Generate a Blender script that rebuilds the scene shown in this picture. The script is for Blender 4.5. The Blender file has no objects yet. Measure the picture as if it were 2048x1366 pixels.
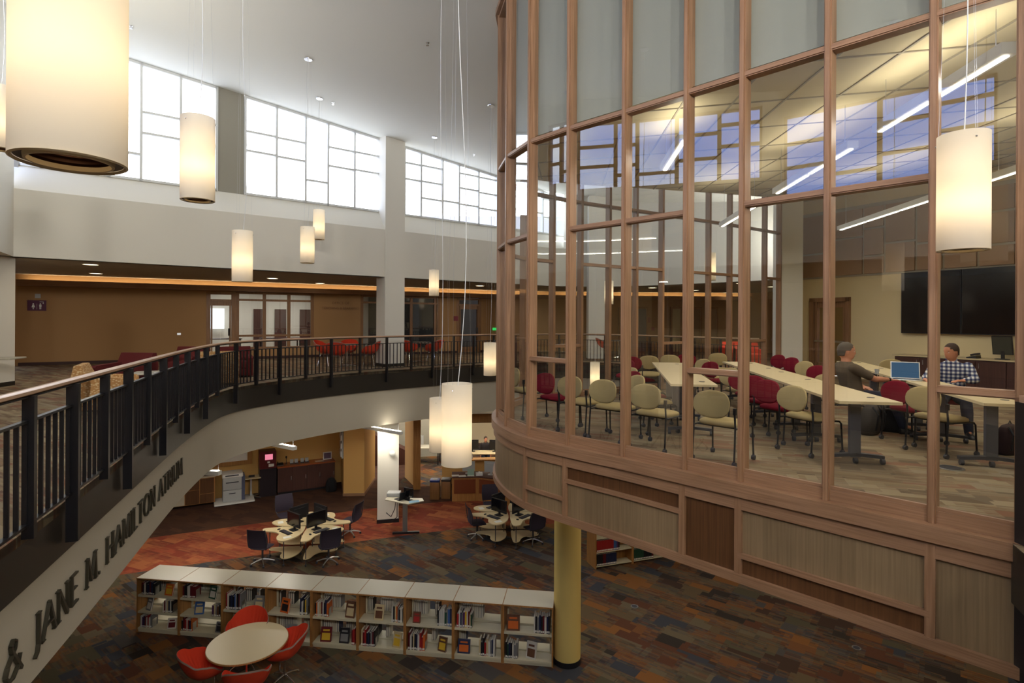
import bpy, bmesh, math, random
from mathutils import Vector, Matrix
random.seed(7)
PI = math.pi
SC = bpy.context.scene
COL = SC.collection
# ------------------------------------------------------------------ camera
CAMZ = 6.5            # eye height above the lower floor
FU = 4.9              # upper floor level
F = 1120.0            # focal length in pixels of the 2048 px wide frame
CX, CY, ROLL = 1024.0, 638.0, math.radians(0.29)
cam_data = bpy.data.cameras.new('camera')
cam_data.sensor_width = 36.0
cam_data.lens = 36.0 * F / 2048.0
cam_data.shift_y = (CY - 683.0) / 2048.0
cam_data.clip_start = 0.05
cam_data.clip_end = 400
cam = bpy.data.objects.new('camera', cam_data)
COL.objects.link(cam)
cam.matrix_world = Matrix.Translation((0, 0, CAMZ)) @ Matrix.Rotation(PI / 2, 4, 'X') @ Matrix.Rotation(ROLL, 4, 'Z')
SC.camera = cam
SC.view_settings.view_transform = 'Standard'
SC.view_settings.look = 'None'
SC.view_settings.gamma = 1.0
SC.view_settings.use_curve_mapping = False
SC.view_settings.exposure = 0.06
SC.cycles.max_bounces = 8
SC.cycles.diffuse_bounces = 4
SC.cycles.glossy_bounces = 3
SC.cycles.transmission_bounces = 4
SC.cycles.transparent_max_bounces = 16
SC.cycles.caustics_reflective = False
SC.cycles.caustics_refractive = False
SC.cycles.sample_clamp_indirect = 4.0
SC.cycles.use_denoising = True

def at(px, py, d):
    "point of the place seen at pixel px, py of the photograph, d metres in front of the eye"
    u, v = (px - CX) / F, (CY - py) / F
    c, s = math.cos(ROLL), math.sin(ROLL)
    return Vector(((u * c - v * s) * d, d, CAMZ + (u * s + v * c) * d))
def ray_floor(px, py, z):
    p = at(px, py, 1.0)
    d = (z - CAMZ) / (p.z - CAMZ)
    return Vector((p.x * d, d, z))
# ------------------------------------------------------------------ sky
W = bpy.data.worlds.new('sky'); SC.world = W; W.use_nodes = True
nt = W.node_tree; nt.nodes.clear()
wo = nt.nodes.new('ShaderNodeOutputWorld'); bg = nt.nodes.new('ShaderNodeBackground')
tc = nt.nodes.new('ShaderNodeTexCoord'); mp = nt.nodes.new('ShaderNodeMapping')
nz = nt.nodes.new('ShaderNodeTexNoise'); rp = nt.nodes.new('ShaderNodeValToRGB')
mp.inputs['Scale'].default_value = (2.0, 2.0, 5.0)
nz.inputs['Scale'].default_value = 1.6; nz.inputs['Detail'].default_value = 6
sx = nt.nodes.new('ShaderNodeSeparateXYZ')
ad = nt.nodes.new('ShaderNodeMath'); ad.operation = 'MULTIPLY_ADD'
ad.inputs[1].default_value = 0.30
rp.color_ramp.elements[0].position = 0.36; rp.color_ramp.elements[0].color = (0.24, 0.38, 0.85, 1)
rp.color_ramp.elements[1].position = 0.62; rp.color_ramp.elements[1].color = (0.93, 0.96, 1.0, 1)
nt.links.new(tc.outputs['Generated'], mp.inputs['Vector'])
nt.links.new(mp.outputs['Vector'], nz.inputs['Vector'])
nt.links.new(tc.outputs['Generated'], sx.inputs[0])
nt.links.new(sx.outputs['Y'], ad.inputs[0]); nt.links.new(nz.outputs['Fac'], ad.inputs[2])
nt.links.new(ad.outputs[0], rp.inputs[0]); nt.links.new(rp.outputs[0], bg.inputs['Color'])
bg.inputs['Strength'].default_value = 6.0
nt.links.new(bg.outputs[0], wo.inputs['Surface'])
# ------------------------------------------------------------------ light helpers
FILL_UPLIGHT = 330
def area_light(name, loc, target, sx_, sy_, power, color=(1, .86, .66), portal=False, rot=None, parent=None, spread=None):
    l = bpy.data.lights.new(name, 'AREA'); l.shape = 'RECTANGLE'; l.size = sx_; l.size_y = sy_
    l.energy = power; l.color = color
    if spread: l.spread = spread
    if portal: l.cycles.is_portal = True
    o = bpy.data.objects.new(name, l); COL.objects.link(o)
    o.location = loc
    if rot is not None: o.matrix_world = Matrix.Translation(loc) @ rot.to_4x4()
    else: o.rotation_euler = (Vector(target) - Vector(loc)).to_track_quat('-Z', 'Y').to_euler()
    return o
def point_light(name, loc, power, color=(1, .82, .58), r=.05):
    l = bpy.data.lights.new(name, 'POINT'); l.energy = power; l.color = color; l.shadow_soft_size = r
    o = bpy.data.objects.new(name, l); COL.objects.link(o); o.location = loc
    return o
# ------------------------------------------------------------------ materials
def srgb(r, g, b):
    f = lambda c: (c / 255 / 12.92) if c / 255 <= .04045 else ((c / 255 + .055) / 1.055) ** 2.4
    return (f(r), f(g), f(b), 1)
MATS = {}
def mat(name, color, rough=.6, metal=0, spec=.4, emit=None, estr=0):
    if name in MATS: return MATS[name]
    m = bpy.data.materials.new(name); m.use_nodes = True
    b = m.node_tree.nodes['Principled BSDF']
    b.inputs['Base Color'].default_value = color if len(color) == 4 else (*color, 1)
    b.inputs['Roughness'].default_value = rough; b.inputs['Metallic'].default_value = metal
    b.inputs['Specular IOR Level'].default_value = spec
    if emit:
        b.inputs['Emission Color'].default_value = emit; b.inputs['Emission Strength'].default_value = estr
    MATS[name] = m
    return m
def nodes_of(m): return m.node_tree.nodes, m.node_tree.links, m.node_tree.nodes['Principled BSDF']
def wood(name, c1, c2, grain='v', rough=.45, leaf=0):
    "oak veneer: fine streaks along the grain; leaf adds board to board variation"
    m = mat(name, c1, rough); N, L, b = nodes_of(m)
    t = N.new('ShaderNodeTexCoord'); mp = N.new('ShaderNodeMapping'); n = N.new('ShaderNodeTexNoise')
    mp.inputs['Scale'].default_value = {'v': (55, 55, 1.6), 'h': (2.2, 2.2, 70)}[grain]
    n.inputs['Scale'].default_value = 1.0; n.inputs['Detail'].default_value = 4
    r = N.new('ShaderNodeValToRGB'); r.color_ramp.elements[0].position = .3; r.color_ramp.elements[1].position = .7
    r.color_ramp.elements[0].color = c2; r.color_ramp.elements[1].color = c1
    L.new(t.outputs['Object'], mp.inputs[0]); L.new(mp.outputs[0], n.inputs['Vector']); L.new(n.outputs['Fac'], r.inputs[0])
    out = r.outputs[0]
    n2 = N.new('ShaderNodeTexNoise'); n2.inputs['Scale'].default_value = 1.4
    mx = N.new('ShaderNodeMix'); mx.data_type = 'RGBA'; mx.blend_type = 'MULTIPLY'; mx.inputs[0].default_value = .45
    r2 = N.new('ShaderNodeValToRGB'); r2.color_ramp.elements[0].color = (.62, .60, .58, 1); r2.color_ramp.elements[1].color = (1, 1, 1, 1)
    r2.color_ramp.elements[0].position = .3; r2.color_ramp.elements[1].position = .65
    L.new(t.outputs['Object'], n2.inputs['Vector']); L.new(n2.outputs['Fac'], r2.inputs[0])
    L.new(out, mx.inputs[6]); L.new(r2.outputs[0], mx.inputs[7]); out = mx.outputs[2]
    if leaf:
        u = N.new('ShaderNodeUVMap'); ms = N.new('ShaderNodeVectorMath'); ms.operation = 'MULTIPLY'
        ms.inputs[1].default_value = (1 / leaf, 0, 0)
        fl = N.new('ShaderNodeVectorMath'); fl.operation = 'FLOOR'; wn = N.new('ShaderNodeTexWhiteNoise')
        mr = N.new('ShaderNodeMapRange'); mr.inputs[3].default_value = .86; mr.inputs[4].default_value = 1.05
        m3 = N.new('ShaderNodeVectorMath'); m3.operation = 'MULTIPLY'
        L.new(u.outputs[0], ms.inputs[0]); L.new(ms.outputs[0], fl.inputs[0]); L.new(fl.outputs[0], wn.inputs['Vector'])
        L.new(wn.outputs['Value'], mr.inputs[0]); L.new(out, m3.inputs[0]); L.new(mr.outputs[0], m3.inputs[1]); out = m3.outputs[0]
    L.new(out, b.inputs['Base Color'])
    return m
def cells(N, L, vec, sx_, sy_, off):
    ms = N.new('ShaderNodeVectorMath'); ms.operation = 'MULTIPLY_ADD'
    ms.inputs[1].default_value = (1 / sx_, 1 / sy_, 0); ms.inputs[2].default_value = (off, off * 1.7, 0)
    fl = N.new('ShaderNodeVectorMath'); fl.operation = 'FLOOR'; wn = N.new('ShaderNodeTexWhiteNoise')
    L.new(vec, ms.inputs[0]); L.new(ms.outputs[0], fl.inputs[0]); L.new(fl.outputs[0], wn.inputs['Vector'])
    return wn
def carpet(name, cols, ang=45, big=(.5, .28), small=(.13, .07), rough=.95, smallmix=.5):
    "woven carpet tiles: patches of plain colour broken by finer blocks and streaks"
    m = mat(name, cols[0], rough, spec=.1); N, L, b = nodes_of(m)
    t = N.new('ShaderNodeTexCoord'); mp = N.new('ShaderNodeMapping'); mp.inputs['Rotation'].default_value = (0, 0, math.radians(ang))
    L.new(t.outputs['Object'], mp.inputs[0]); v = mp.outputs[0]
    # a wobble of the rows so blocks interlock
    w0 = cells(N, L, v, big[0] * 2.3, big[1], 3.3)
    sh = N.new('ShaderNodeVectorMath'); sh.operation = 'MULTIPLY_ADD'; sh.inputs[1].default_value = (big[0] * .6, 0, 0)
    L.new(w0.outputs['Color'], sh.inputs[0]); L.new(v, sh.inputs[2]); v2 = sh.outputs[0]
    def ramp(src):
        r = N.new('ShaderNodeValToRGB'); r.color_ramp.interpolation = 'CONSTANT'
        el = r.color_ramp.elements; n = len(cols)
        el[0].position = 0; el[0].color = cols[0]; el[1].position = 1 / n; el[1].color = cols[1]
        for i in range(2, n):
            e = el.new(i / n); e.color = cols[i]
        L.new(src, r.inputs[0]); return r.outputs[0]
    a = ramp(cells(N, L, v2, big[0], big[1], .2).outputs['Value'])
    c = ramp(cells(N, L, v2, small[0], small[1], 7.7).outputs['Value'])
    d = ramp(cells(N, L, v2, small[0] * 2.2, small[1] * .5, 4.1).outputs['Value'])
    g = cells(N, L, v, big[0] * .5, big[1] * .7, 9.1)
    def mix(f, x, y):
        q = N.new('ShaderNodeMix'); q.data_type = 'RGBA'
        if isinstance(f, float): q.inputs[0].default_value = f
        else: L.new(f, q.inputs[0])
        L.new(x, q.inputs[6]); L.new(y, q.inputs[7]); return q.outputs[2]
    cd = mix(.5, c, d)
    gt = N.new('ShaderNodeMath'); gt.operation = 'GREATER_THAN'; gt.inputs[1].default_value = .45
    L.new(g.outputs['Value'], gt.inputs[0])
    gm = N.new('ShaderNodeMath'); gm.operation = 'MULTIPLY'; gm.inputs[1].default_value = smallmix
    L.new(gt.outputs[0], gm.inputs[0])
    o = mix(gm.outputs[0], a, cd)
    nzz = N.new('ShaderNodeTexNoise'); nzz.inputs['Scale'].default_value = 300
    L.new(t.outputs['Object'], nzz.inputs['Vector'])
    q = N.new('ShaderNodeMix'); q.data_type = 'RGBA'; q.blend_type = 'OVERLAY'; q.inputs[0].default_value = .25
    L.new(o, q.inputs[6]); L.new(nzz.outputs['Color'], q.inputs[7])
    L.new(q.outputs[2], b.inputs['Base Color'])
    return m
def glassmat(name, tint=(1, 1, 1, 1), k=1.7, base=.0):
    "clear pane: Fresnel mirror over a see-through sheet"
    m = bpy.data.materials.new(name); m.use_nodes = True; N, L = m.node_tree.nodes, m.node_tree.links; N.clear()
    o = N.new('ShaderNodeOutputMaterial'); mx = N.new('ShaderNodeMixShader'); t = N.new('ShaderNodeBsdfTransparent')
    g = N.new('ShaderNodeBsdfGlossy'); g.inputs['Roughness'].default_value = 0.0; t.inputs[0].default_value = tint
    g.inputs[0].default_value = (.95, .97, 1, 1)
    geo = N.new('ShaderNodeNewGeometry'); dt = N.new('ShaderNodeVectorMath'); dt.operation = 'DOT_PRODUCT'
    L.new(geo.outputs['Incoming'], dt.inputs[0]); L.new(geo.outputs['Normal'], dt.inputs[1])
    ab = N.new('ShaderNodeMath'); ab.operation = 'ABSOLUTE'; L.new(dt.outputs['Value'], ab.inputs[0])
    iv = N.new('ShaderNodeMath'); iv.operation = 'SUBTRACT'; iv.inputs[0].default_value = 1; L.new(ab.outputs[0], iv.inputs[1])
    pw = N.new('ShaderNodeMath'); pw.operation = 'POWER'; pw.inputs[1].default_value = 5; L.new(iv.outputs[0], pw.inputs[0])
    f = N.new('ShaderNodeMath'); f.operation = 'MULTIPLY_ADD'; f.inputs[1].default_value = .96; f.inputs[2].default_value = .04; L.new(pw.outputs[0], f.inputs[0])
    ml = N.new('ShaderNodeMath'); ml.operation = 'MULTIPLY_ADD'; ml.inputs[1].default_value = k; ml.inputs[2].default_value = base; ml.use_clamp = True
    L.new(f.outputs[0], ml.inputs[0])
    L.new(ml.outputs[0], mx.inputs[0]); L.new(t.outputs[0], mx.inputs[1]); L.new(g.outputs[0], mx.inputs[2]); L.new(mx.outputs[0], o.inputs[0])
    MATS[name] = m
    return m
def emis(name, color, s, cam_tint=None):
    m = bpy.data.materials.new(name); m.use_nodes = True; N, L = m.node_tree.nodes, m.node_tree.links; N.clear()
    o = N.new('ShaderNodeOutputMaterial'); e = N.new('ShaderNodeEmission'); e.inputs[0].default_value = color; e.inputs[1].default_value = s
    L.new(e.outputs[0], o.inputs[0]); MATS[name] = m
    return m
def plaster(name, color, rough=.85):
    if name in MATS: return MATS[name]
    m = mat(name, color, rough, spec=.2); N, L, b = nodes_of(m)
    t = N.new('ShaderNodeTexCoord'); n = N.new('ShaderNodeTexNoise'); n.inputs['Scale'].default_value = 60; n.inputs['Detail'].default_value = 3
    bp = N.new('ShaderNodeBump'); bp.inputs['Strength'].default_value = .06; bp.inputs['Distance'].default_value = .01
    L.new(t.outputs['Object'], n.inputs['Vector']); L.new(n.outputs['Fac'], bp.inputs['Height']); L.new(bp.outputs[0], b.inputs['Normal'])
    return m
def shade_mat():
    "thin opal acrylic lit by the lamp inside"
    m = bpy.data.materials.new('opal_acrylic'); m.use_nodes = True; N, L = m.node_tree.nodes, m.node_tree.links; N.clear()
    o = N.new('ShaderNodeOutputMaterial'); d = N.new('ShaderNodeBsdfDiffuse'); t = N.new('ShaderNodeBsdfTranslucent')
    d.inputs[0].default_value = (.80, .76, .67, 1); t.inputs[0].default_value = (.84, .75, .60, 1)
    mx = N.new('ShaderNodeMixShader'); mx.inputs[0].default_value = .55
    L.new(d.outputs[0], mx.inputs[1]); L.new(t.outputs[0], mx.inputs[2]); L.new(mx.outputs[0], o.inputs[0])
    MATS['opal'] = m
    return m
wall_white = plaster('wall_white_paint', srgb(224, 220, 208))
ceil_white = plaster('ceiling_white_paint', srgb(228, 227, 218))
wall_cream = plaster('wall_cream_paint', srgb(226, 208, 166))
wall_yellow = plaster('wall_yellow_paint', srgb(206, 164, 100))
wall_tan = plaster('wall_tan_paint', srgb(166, 130, 90))
wall_shade = plaster('wall_grey_paint', srgb(150, 146, 134))
oak_v = wood('oak_upright_grain', srgb(164, 126, 96), srgb(134, 99, 70), 'v')
oak_h = wood('oak_level_grain', srgb(164, 127, 98), srgb(138, 103, 75), 'h')
oak_panel = wood('pale_oak_veneer', srgb(150, 127, 96), srgb(132, 109, 80), 'v', leaf=.26)
walnut_panel = wood('walnut_veneer', srgb(104, 70, 42), srgb(82, 52, 30), 'v', leaf=.2)
oak_case = wood('bookcase_oak', srgb(185, 135, 78), srgb(150, 104, 56), 'v')
oak_rail = wood('handrail_oak', srgb(206, 170, 140), srgb(184, 148, 118), 'h', .3)
door_wood = wood('door_oak', srgb(150, 108, 66), srgb(125, 88, 52), 'v')
dark_cab = wood('dark_cabinet_laminate', srgb(84, 52, 44), srgb(66, 40, 34), 'v')
steel_black = mat('black_painted_steel', srgb(20, 19, 22), .35, spec=.5)
fascia_black = mat('black_fascia', srgb(40, 36, 30), .4, spec=.4)
chrome = mat('chrome', (.8, .8, .8), .18, 1)
alu = mat('brushed_aluminium', (.62, .63, .64), .35, 1)
white_metal = mat('white_enamel', srgb(222, 222, 216), .4)
frame_grey = mat('window_frame_grey', srgb(214, 216, 214), .4)
plastic_black = mat('black_plastic', srgb(26, 26, 30), .45)
plastic_dark = mat('charcoal_plastic', srgb(55, 55, 62), .5)
plastic_grey = mat('grey_plastic', srgb(170, 172, 172), .5)
plastic_white = mat('white_plastic', srgb(222, 222, 218), .4)
tabletop = mat('maple_laminate', srgb(208, 190, 150), .35)
white_top = mat('white_laminate', srgb(192, 186, 168), .3)
cream_shelf = mat('cream_steel_shelf', srgb(205, 198, 170), .4)
fab_olive = mat('olive_fabric', srgb(168, 150, 108), .9, spec=.1)
fab_burg = mat('burgundy_fabric', srgb(112, 22, 38), .9, spec=.1)
fab_red = mat('red_fabric', srgb(206, 62, 38), .8, spec=.15)
fab_redin = mat('orange_red_shell', srgb(204, 68, 42), .5)
fab_maroon = mat('maroon_fabric', srgb(92, 38, 38), .9, spec=.1)
mesh_dark = mat('dark_mesh_fabric', srgb(52, 46, 58), .8, spec=.2)
glass_room = glassmat('clear_glass', (.97, .985, .97, 1), 1.8, .01)
glass_win = glassmat('window_glass', (.97, .98, 1, 1), 1.2)
glass_store = glassmat('storefront_glass', (.8, .82, .82, 1), 1.8, .02)
opal = shade_mat()
lamp_white = emis('lamp_diffuser', (1, .93, .8, 1), 7)
lamp_warm = emis('lamp_warm', (1, .85, .6, 1), 6)
screen_off = mat('screen_dark', srgb(14, 15, 20), .12, spec=.6)
# ------------------------------------------------------------------ mesh helpers
class MB:
    def __init__(s): s.v = []; s.f = []; s.m = []; s.uv = {}; s.mi = 0; s.M = Matrix.Identity(4)
    def mat(s, i): s.mi = i; return s
    def add(s, vs, fs, uvs=None):
        n = len(s.v); s.v += [tuple(s.M @ Vector(p)) for p in vs]
        for k, f in enumerate(fs):
            if uvs: s.uv[len(s.f)] = uvs[k]
            s.f.append([n + i for i in f]); s.m.append(s.mi)
        return s
    def box(s, x0, x1, y0, y1, z0, z1, M=None):
        vs = [(x, y, z) for z in (z0, z1) for y in (y0, y1) for x in (x0, x1)]
        if M is not None: vs = [tuple(M @ Vector(p)) for p in vs]
        return s.add(vs, [(0, 2, 3, 1), (4, 5, 7, 6), (0, 1, 5, 4), (2, 6, 7, 3), (0, 4, 6, 2), (1, 3, 7, 5)])
    def cbox(s, c, size, M=None):
        c = Vector(c); h = Vector(size) / 2
        T = Matrix.Translation(c) @ (M.to_4x4() if M is not None else Matrix.Identity(4))
        return s.box(-h.x, h.x, -h.y, h.y, -h.z, h.z, T)
    def bar(s, p, q, w, t, up=(0, 0, 1)):
        "rectangular bar from p to q, w across, t along up"
        p, q = Vector(p), Vector(q); d = q - p; L = d.length
        if L < 1e-6: return s
        d.normalize(); upv = Vector(up)
        a = d.cross(upv)
        if a.length < 1e-4: a = d.cross(Vector((0, 1, 0)))
        a.normalize(); b = a.cross(d).normalized()
        vs = [tuple(o + a * (i * w / 2) + b * (j * t / 2)) for o in (p, q) for j in (-1, 1) for i in (-1, 1)]
        return s.add(vs, [(0, 1, 3, 2), (4, 6, 7, 5), (0, 4, 5, 1), (2, 3, 7, 6), (0, 2, 6, 4), (1, 5, 7, 3)])
    def rings(s, rings, close=True, capa=True, capb=True):
        n = len(rings[0]); vs = [p for r in rings for p in r]; fs = []
        for i in range(len(rings) - 1):
            for j in range(n if close else n - 1):
                k = (j + 1) % n
                fs.append((i * n + j, i * n + k, (i + 1) * n + k, (i + 1) * n + j))
        if close and capa: fs.append(tuple(range(n - 1, -1, -1)))
        if close and capb: fs.append(tuple((len(rings) - 1) * n + j for j in range(n)))
        return s.add([tuple(p) for p in vs], fs)
    def tube(s, pts, r, seg=8, cap=True, closed=False):
        pts = [Vector(p) for p in pts]; R = []; prev = None
        n = len(pts)
        rr = r if isinstance(r, (list, tuple)) else [r] * n
        for i, p in enumerate(pts):
            d = (pts[min(i + 1, n - 1)] - pts[max(i - 1, 0)])
            if closed: d = pts[(i + 1) % n] - pts[i - 1]
            d.normalize()
            if prev is None:
                a = d.cross(Vector((0, 0, 1)))
                if a.length < .05: a = d.cross(Vector((0, 1, 0)))
            else: a = prev - d * prev.dot(d)
            a.normalize(); prev = a; b = d.cross(a)
            R.append([p + (a * math.cos(t) + b * math.sin(t)) * rr[i] for t in [2 * PI * k / seg for k in range(seg)]])
        if closed: R.append(R[0]); cap = False
        return s.rings(R, True, cap, cap)
    def cyl(s, c, r, h, seg=24, axis='z', r2=None):
        c = Vector(c); ax = {'x': Vector((1, 0, 0)), 'y': Vector((0, 1, 0)), 'z': Vector((0, 0, 1))}[axis]
        a = ax.orthogonal().normalized(); b = ax.cross(a); r2 = r if r2 is None else r2
        R = [[c + ax * o + (a * math.cos(t) + b * math.sin(t)) * q for t in [2 * PI * k / seg for k in range(seg)]] for o, q in ((0, r), (h, r2))]
        return s.rings(R)
    def lathe(s, prof, c=(0, 0, 0), seg=24, capa=True, capb=True):
        c = Vector(c)
        R = [[c + Vector((r * math.cos(t), r * math.sin(t), z)) for t in [2 * PI * k / seg for k in range(seg)]] for r, z in prof]
        return s.rings(R, True, capa, capb)
    def prism(s, poly, z0, z1):
        n = len(poly)
        vs = [(x, y, z0) for x, y in poly] + [(x, y, z1) for x, y in poly]
        fs = [tuple(range(n - 1, -1, -1)), tuple(range(n, 2 * n))] + [(i, (i + 1) % n, n + (i + 1) % n, n + i) for i in range(n)]
        return s.add(vs, fs)
    def sphere(s, c, r, seg=12, ring=8):
        c = Vector(c); r = Vector((r, r, r)) if isinstance(r, (int, float)) else Vector(r)
        R = []
        for i in range(ring + 1):
            t = PI * i / ring; q = max(math.sin(t), 1e-3)
            R.append([c + Vector((r.x * q * math.cos(a), r.y * q * math.sin(a), -r.z * math.cos(t))) for a in [2 * PI * k / seg for k in range(seg)]])
        return s.rings(R)
    def rbox(s, x0, x1, y0, y1, z0, z1, r=.02, seg=3):
        "box with rounded upright corners and softened top and bottom"
        def loop(inset, z):
            P = []
            for cx, cy, a0 in ((x1 - r, y1 - r, 0), (x0 + r, y1 - r, 90), (x0 + r, y0 + r, 180), (x1 - r, y0 + r, 270)):
                for k in range(seg + 1):
                    a = math.radians(a0 + 90 * k / seg); q = max(r - inset, r * .05)
                    P.append((cx + q * math.cos(a), cy + q * math.sin(a), z))
            return P
        e = min(r, (z1 - z0) / 2) * .6
        return s.rings([loop(e, z0), loop(e * .3, z0 + e * .3), loop(0, z0 + e), loop(0, z1 - e), loop(e * .3, z1 - e * .3), loop(e, z1)])
    def pad(s, c, w, d, t, ex=3.0, bend=0, drop=0, M=None, seg=28):
        "upholstered pad: superellipse outline in x,y, thickness t in z; bend lifts x edges, drop lowers the +y edge"
        R = []
        for q, zz in ((.86, -.5), (.97, -.32), (1.0, 0), (.97, .32), (.86, .5), (.45, .58), (.02, .60)):
            P = []
            for k in range(seg):
                a = 2 * PI * k / seg; ca, sa = math.cos(a), math.sin(a)
                x = w / 2 * q * math.copysign(abs(ca) ** (2 / ex), ca); y = d / 2 * q * math.copysign(abs(sa) ** (2 / ex), sa)
                z = zz * t + bend * (x / (w / 2)) ** 2 - drop * max(0, y / (d / 2)) ** 2
                p = Vector((x, y, z))
                if M is not None: p = M @ p
                P.append(Vector(c) + p)
            R.append(P)
        return s.rings(R)
    def build(s, name, mats, parent=None, smooth=None, loc=None):
        me = bpy.data.meshes.new(name); me.from_pydata(s.v, [], s.f)
        mats = mats if isinstance(mats, (list, tuple)) else [mats]
        for m in mats: me.materials.append(m)
        me.polygons.foreach_set('material_index', s.m)
        if s.uv:
            ul = me.uv_layers.new(name='UVMap')
            for fi, uvs in s.uv.items():
                for li, u in zip(me.polygons[fi].loop_indices, uvs): ul.data[li].uv = u
        me.validate(clean_customdata=False)
        bm = bmesh.new(); bm.from_mesh(me); bmesh.ops.recalc_face_normals(bm, faces=bm.faces); bm.to_mesh(me); bm.free()
        if smooth is not None:
            me.shade_smooth(); me.set_sharp_from_angle(angle=math.radians(smooth))
        me.update()
        o = bpy.data.objects.new(name, me); COL.objects.link(o)
        if loc is not None: o.location = loc
        if parent is not None: o.parent = parent
        return o
def tag(o, label=None, cat=None, group=None, kind=None):
    if label: o['label'] = label
    if cat: o['category'] = cat
    if group: o['group'] = group
    if kind: o['kind'] = kind
    return o
def thing(name, label, cat, loc=(0, 0, 0), rz=0, group=None, kind=None, s=1):
    o = bpy.data.objects.new(name, None); COL.objects.link(o); o.location = loc; o.rotation_euler = (0, 0, rz)
    o.empty_display_size = .1
    if s != 1: o.scale = (s, s, s)
    return tag(o, label, cat, group, kind)
def struct(o): o['kind'] = 'structure'; return o
def dup(root, loc, rz, label=None, group=None, s=None, swap=None):
    r = root.copy(); COL.objects.link(r); r.location = loc; r.rotation_euler = (0, 0, rz)
    if s is not None: r.scale = (s, s, s)
    if label: r['label'] = label
    if group: r['group'] = group
    def rec(a, b):
        for ch in KIDS.get(a.name, []) or [c for c in a.children]:
            c = ch.copy(); COL.objects.link(c); c.parent = b
            rec(ch, c)
    rec(root, r)
    return r
KIDS = {}
def face(fx, fy): return math.atan2(-fx, fy)      # turn a thing whose front is +y
def facing(p, q): return face(q[0] - p[0], q[1] - p[1])
def offset_line(P, d):
    "offset a polyline sideways (to its left for d > 0)"
    out = []
    for i, p in enumerate(P):
        a = Vector(P[max(i - 1, 0)]); b = Vector(P[min(i + 1, len(P) - 1)]); t = (b - a).normalized()
        out.append((p[0] - t.y * d, p[1] + t.x * d))
    return out
def spline(P, n=8):
    "Catmull-Rom through 2-D points"
    out = []
    for i in range(len(P) - 1):
        p0, p1, p2, p3 = [Vector(P[max(0, min(len(P) - 1, k))]) for k in (i - 1, i, i + 1, i + 2)]
        for j in range(n):
            t = j / n
            out.append(.5 * ((2 * p1) + (-p0 + p2) * t + (2 * p0 - 5 * p1 + 4 * p2 - p3) * t * t + (-p0 + 3 * p1 - 3 * p2 + p3) * t ** 3))
    out.append(Vector(P[-1]))
    return [tuple(p) for p in out]
def resample(P, step):
    P = [Vector(p) for p in P]; L = [0]
    for a, b in zip(P, P[1:]): L.append(L[-1] + (b - a).length)
    n = max(1, round(L[-1] / step)); out = []; k = 0
    for i in range(n + 1):
        s = L[-1] * i / n
        while k < len(L) - 2 and L[k + 1] < s: k += 1
        t = (s - L[k]) / max(1e-9, L[k + 1] - L[k]); out.append((P[k].lerp(P[k + 1], t), (P[k + 1] - P[k]).normalized(), s))
    return out
def strip(mb, A, za, B, zb, u0=0.0):
    "quad strip between two polylines at heights za, zb (numbers or lists)"
    n = len(A); za = za if isinstance(za, list) else [za] * n; zb = zb if isinstance(zb, list) else [zb] * n
    vs = [(A[i][0], A[i][1], za[i]) for i in range(n)] + [(B[i][0], B[i][1], zb[i]) for i in range(n)]
    us = [u0]
    for i in range(1, n): us.append(us[-1] + math.hypot(A[i][0] - A[i - 1][0], A[i][1] - A[i - 1][1]))
    fs = [(i, i + 1, n + i + 1, n + i) for i in range(n - 1)]
    uv = [[(us[i], za[i]), (us[i + 1], za[i + 1]), (us[i + 1], zb[i + 1]), (us[i], zb[i])] for i in range(n - 1)]
    return mb.add(vs, fs, uv)
def slab(mb, P, Q, z0, z1):
    "solid between two plan polylines P and Q from z0 to z1 (numbers or lists)"
    strip(mb, P, z0, P, z1); strip(mb, Q, z0, Q, z1); strip(mb, P, z1, Q, z1); strip(mb, P, z0, Q, z0)
    n = len(P)
    g = lambda z, i: z[i] if isinstance(z, list) else z
    for i in (0, n - 1):
        mb.add([(*P[i][:2], g(z0, i)), (*Q[i][:2], g(z0, i)), (*Q[i][:2], g(z1, i)), (*P[i][:2], g(z1, i))], [(0, 1, 2, 3)], [[(0, 0), (.1, 0), (.1, 1), (0, 1)]])
    return mb
def ceil_z(x, y): return CAMZ + 5.27 - .150 * (x + .475) + .040 * (y - 14)
# ================================================================== THE SETTING
A0 = Vector((-3.9, 18.7)); UD = Vector((.784, .62)).normalized(); OUT = Vector((-UD.y, UD.x))
C0 = (-11.4, 12.8)
SOFF, LEDGE = CAMZ + 1.37, CAMZ + 2.93
def onwall(px, py, off=0.0):
    "s along the far wall and height where the sight line of a pixel meets its plane"
    o = A0 + OUT * off; r = at(px, py, 1.0)
    # o + s*UD = d*(r.x,1)
    s = (r.x * o.y - o.x) / (UD.x - r.x * UD.y); d = o.y + s * UD.y
    return s, CAMZ + (r.z - CAMZ) * d
def wp(s, off=0.0):
    p = A0 + UD * s + OUT * off; return (p.x, p.y)
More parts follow.
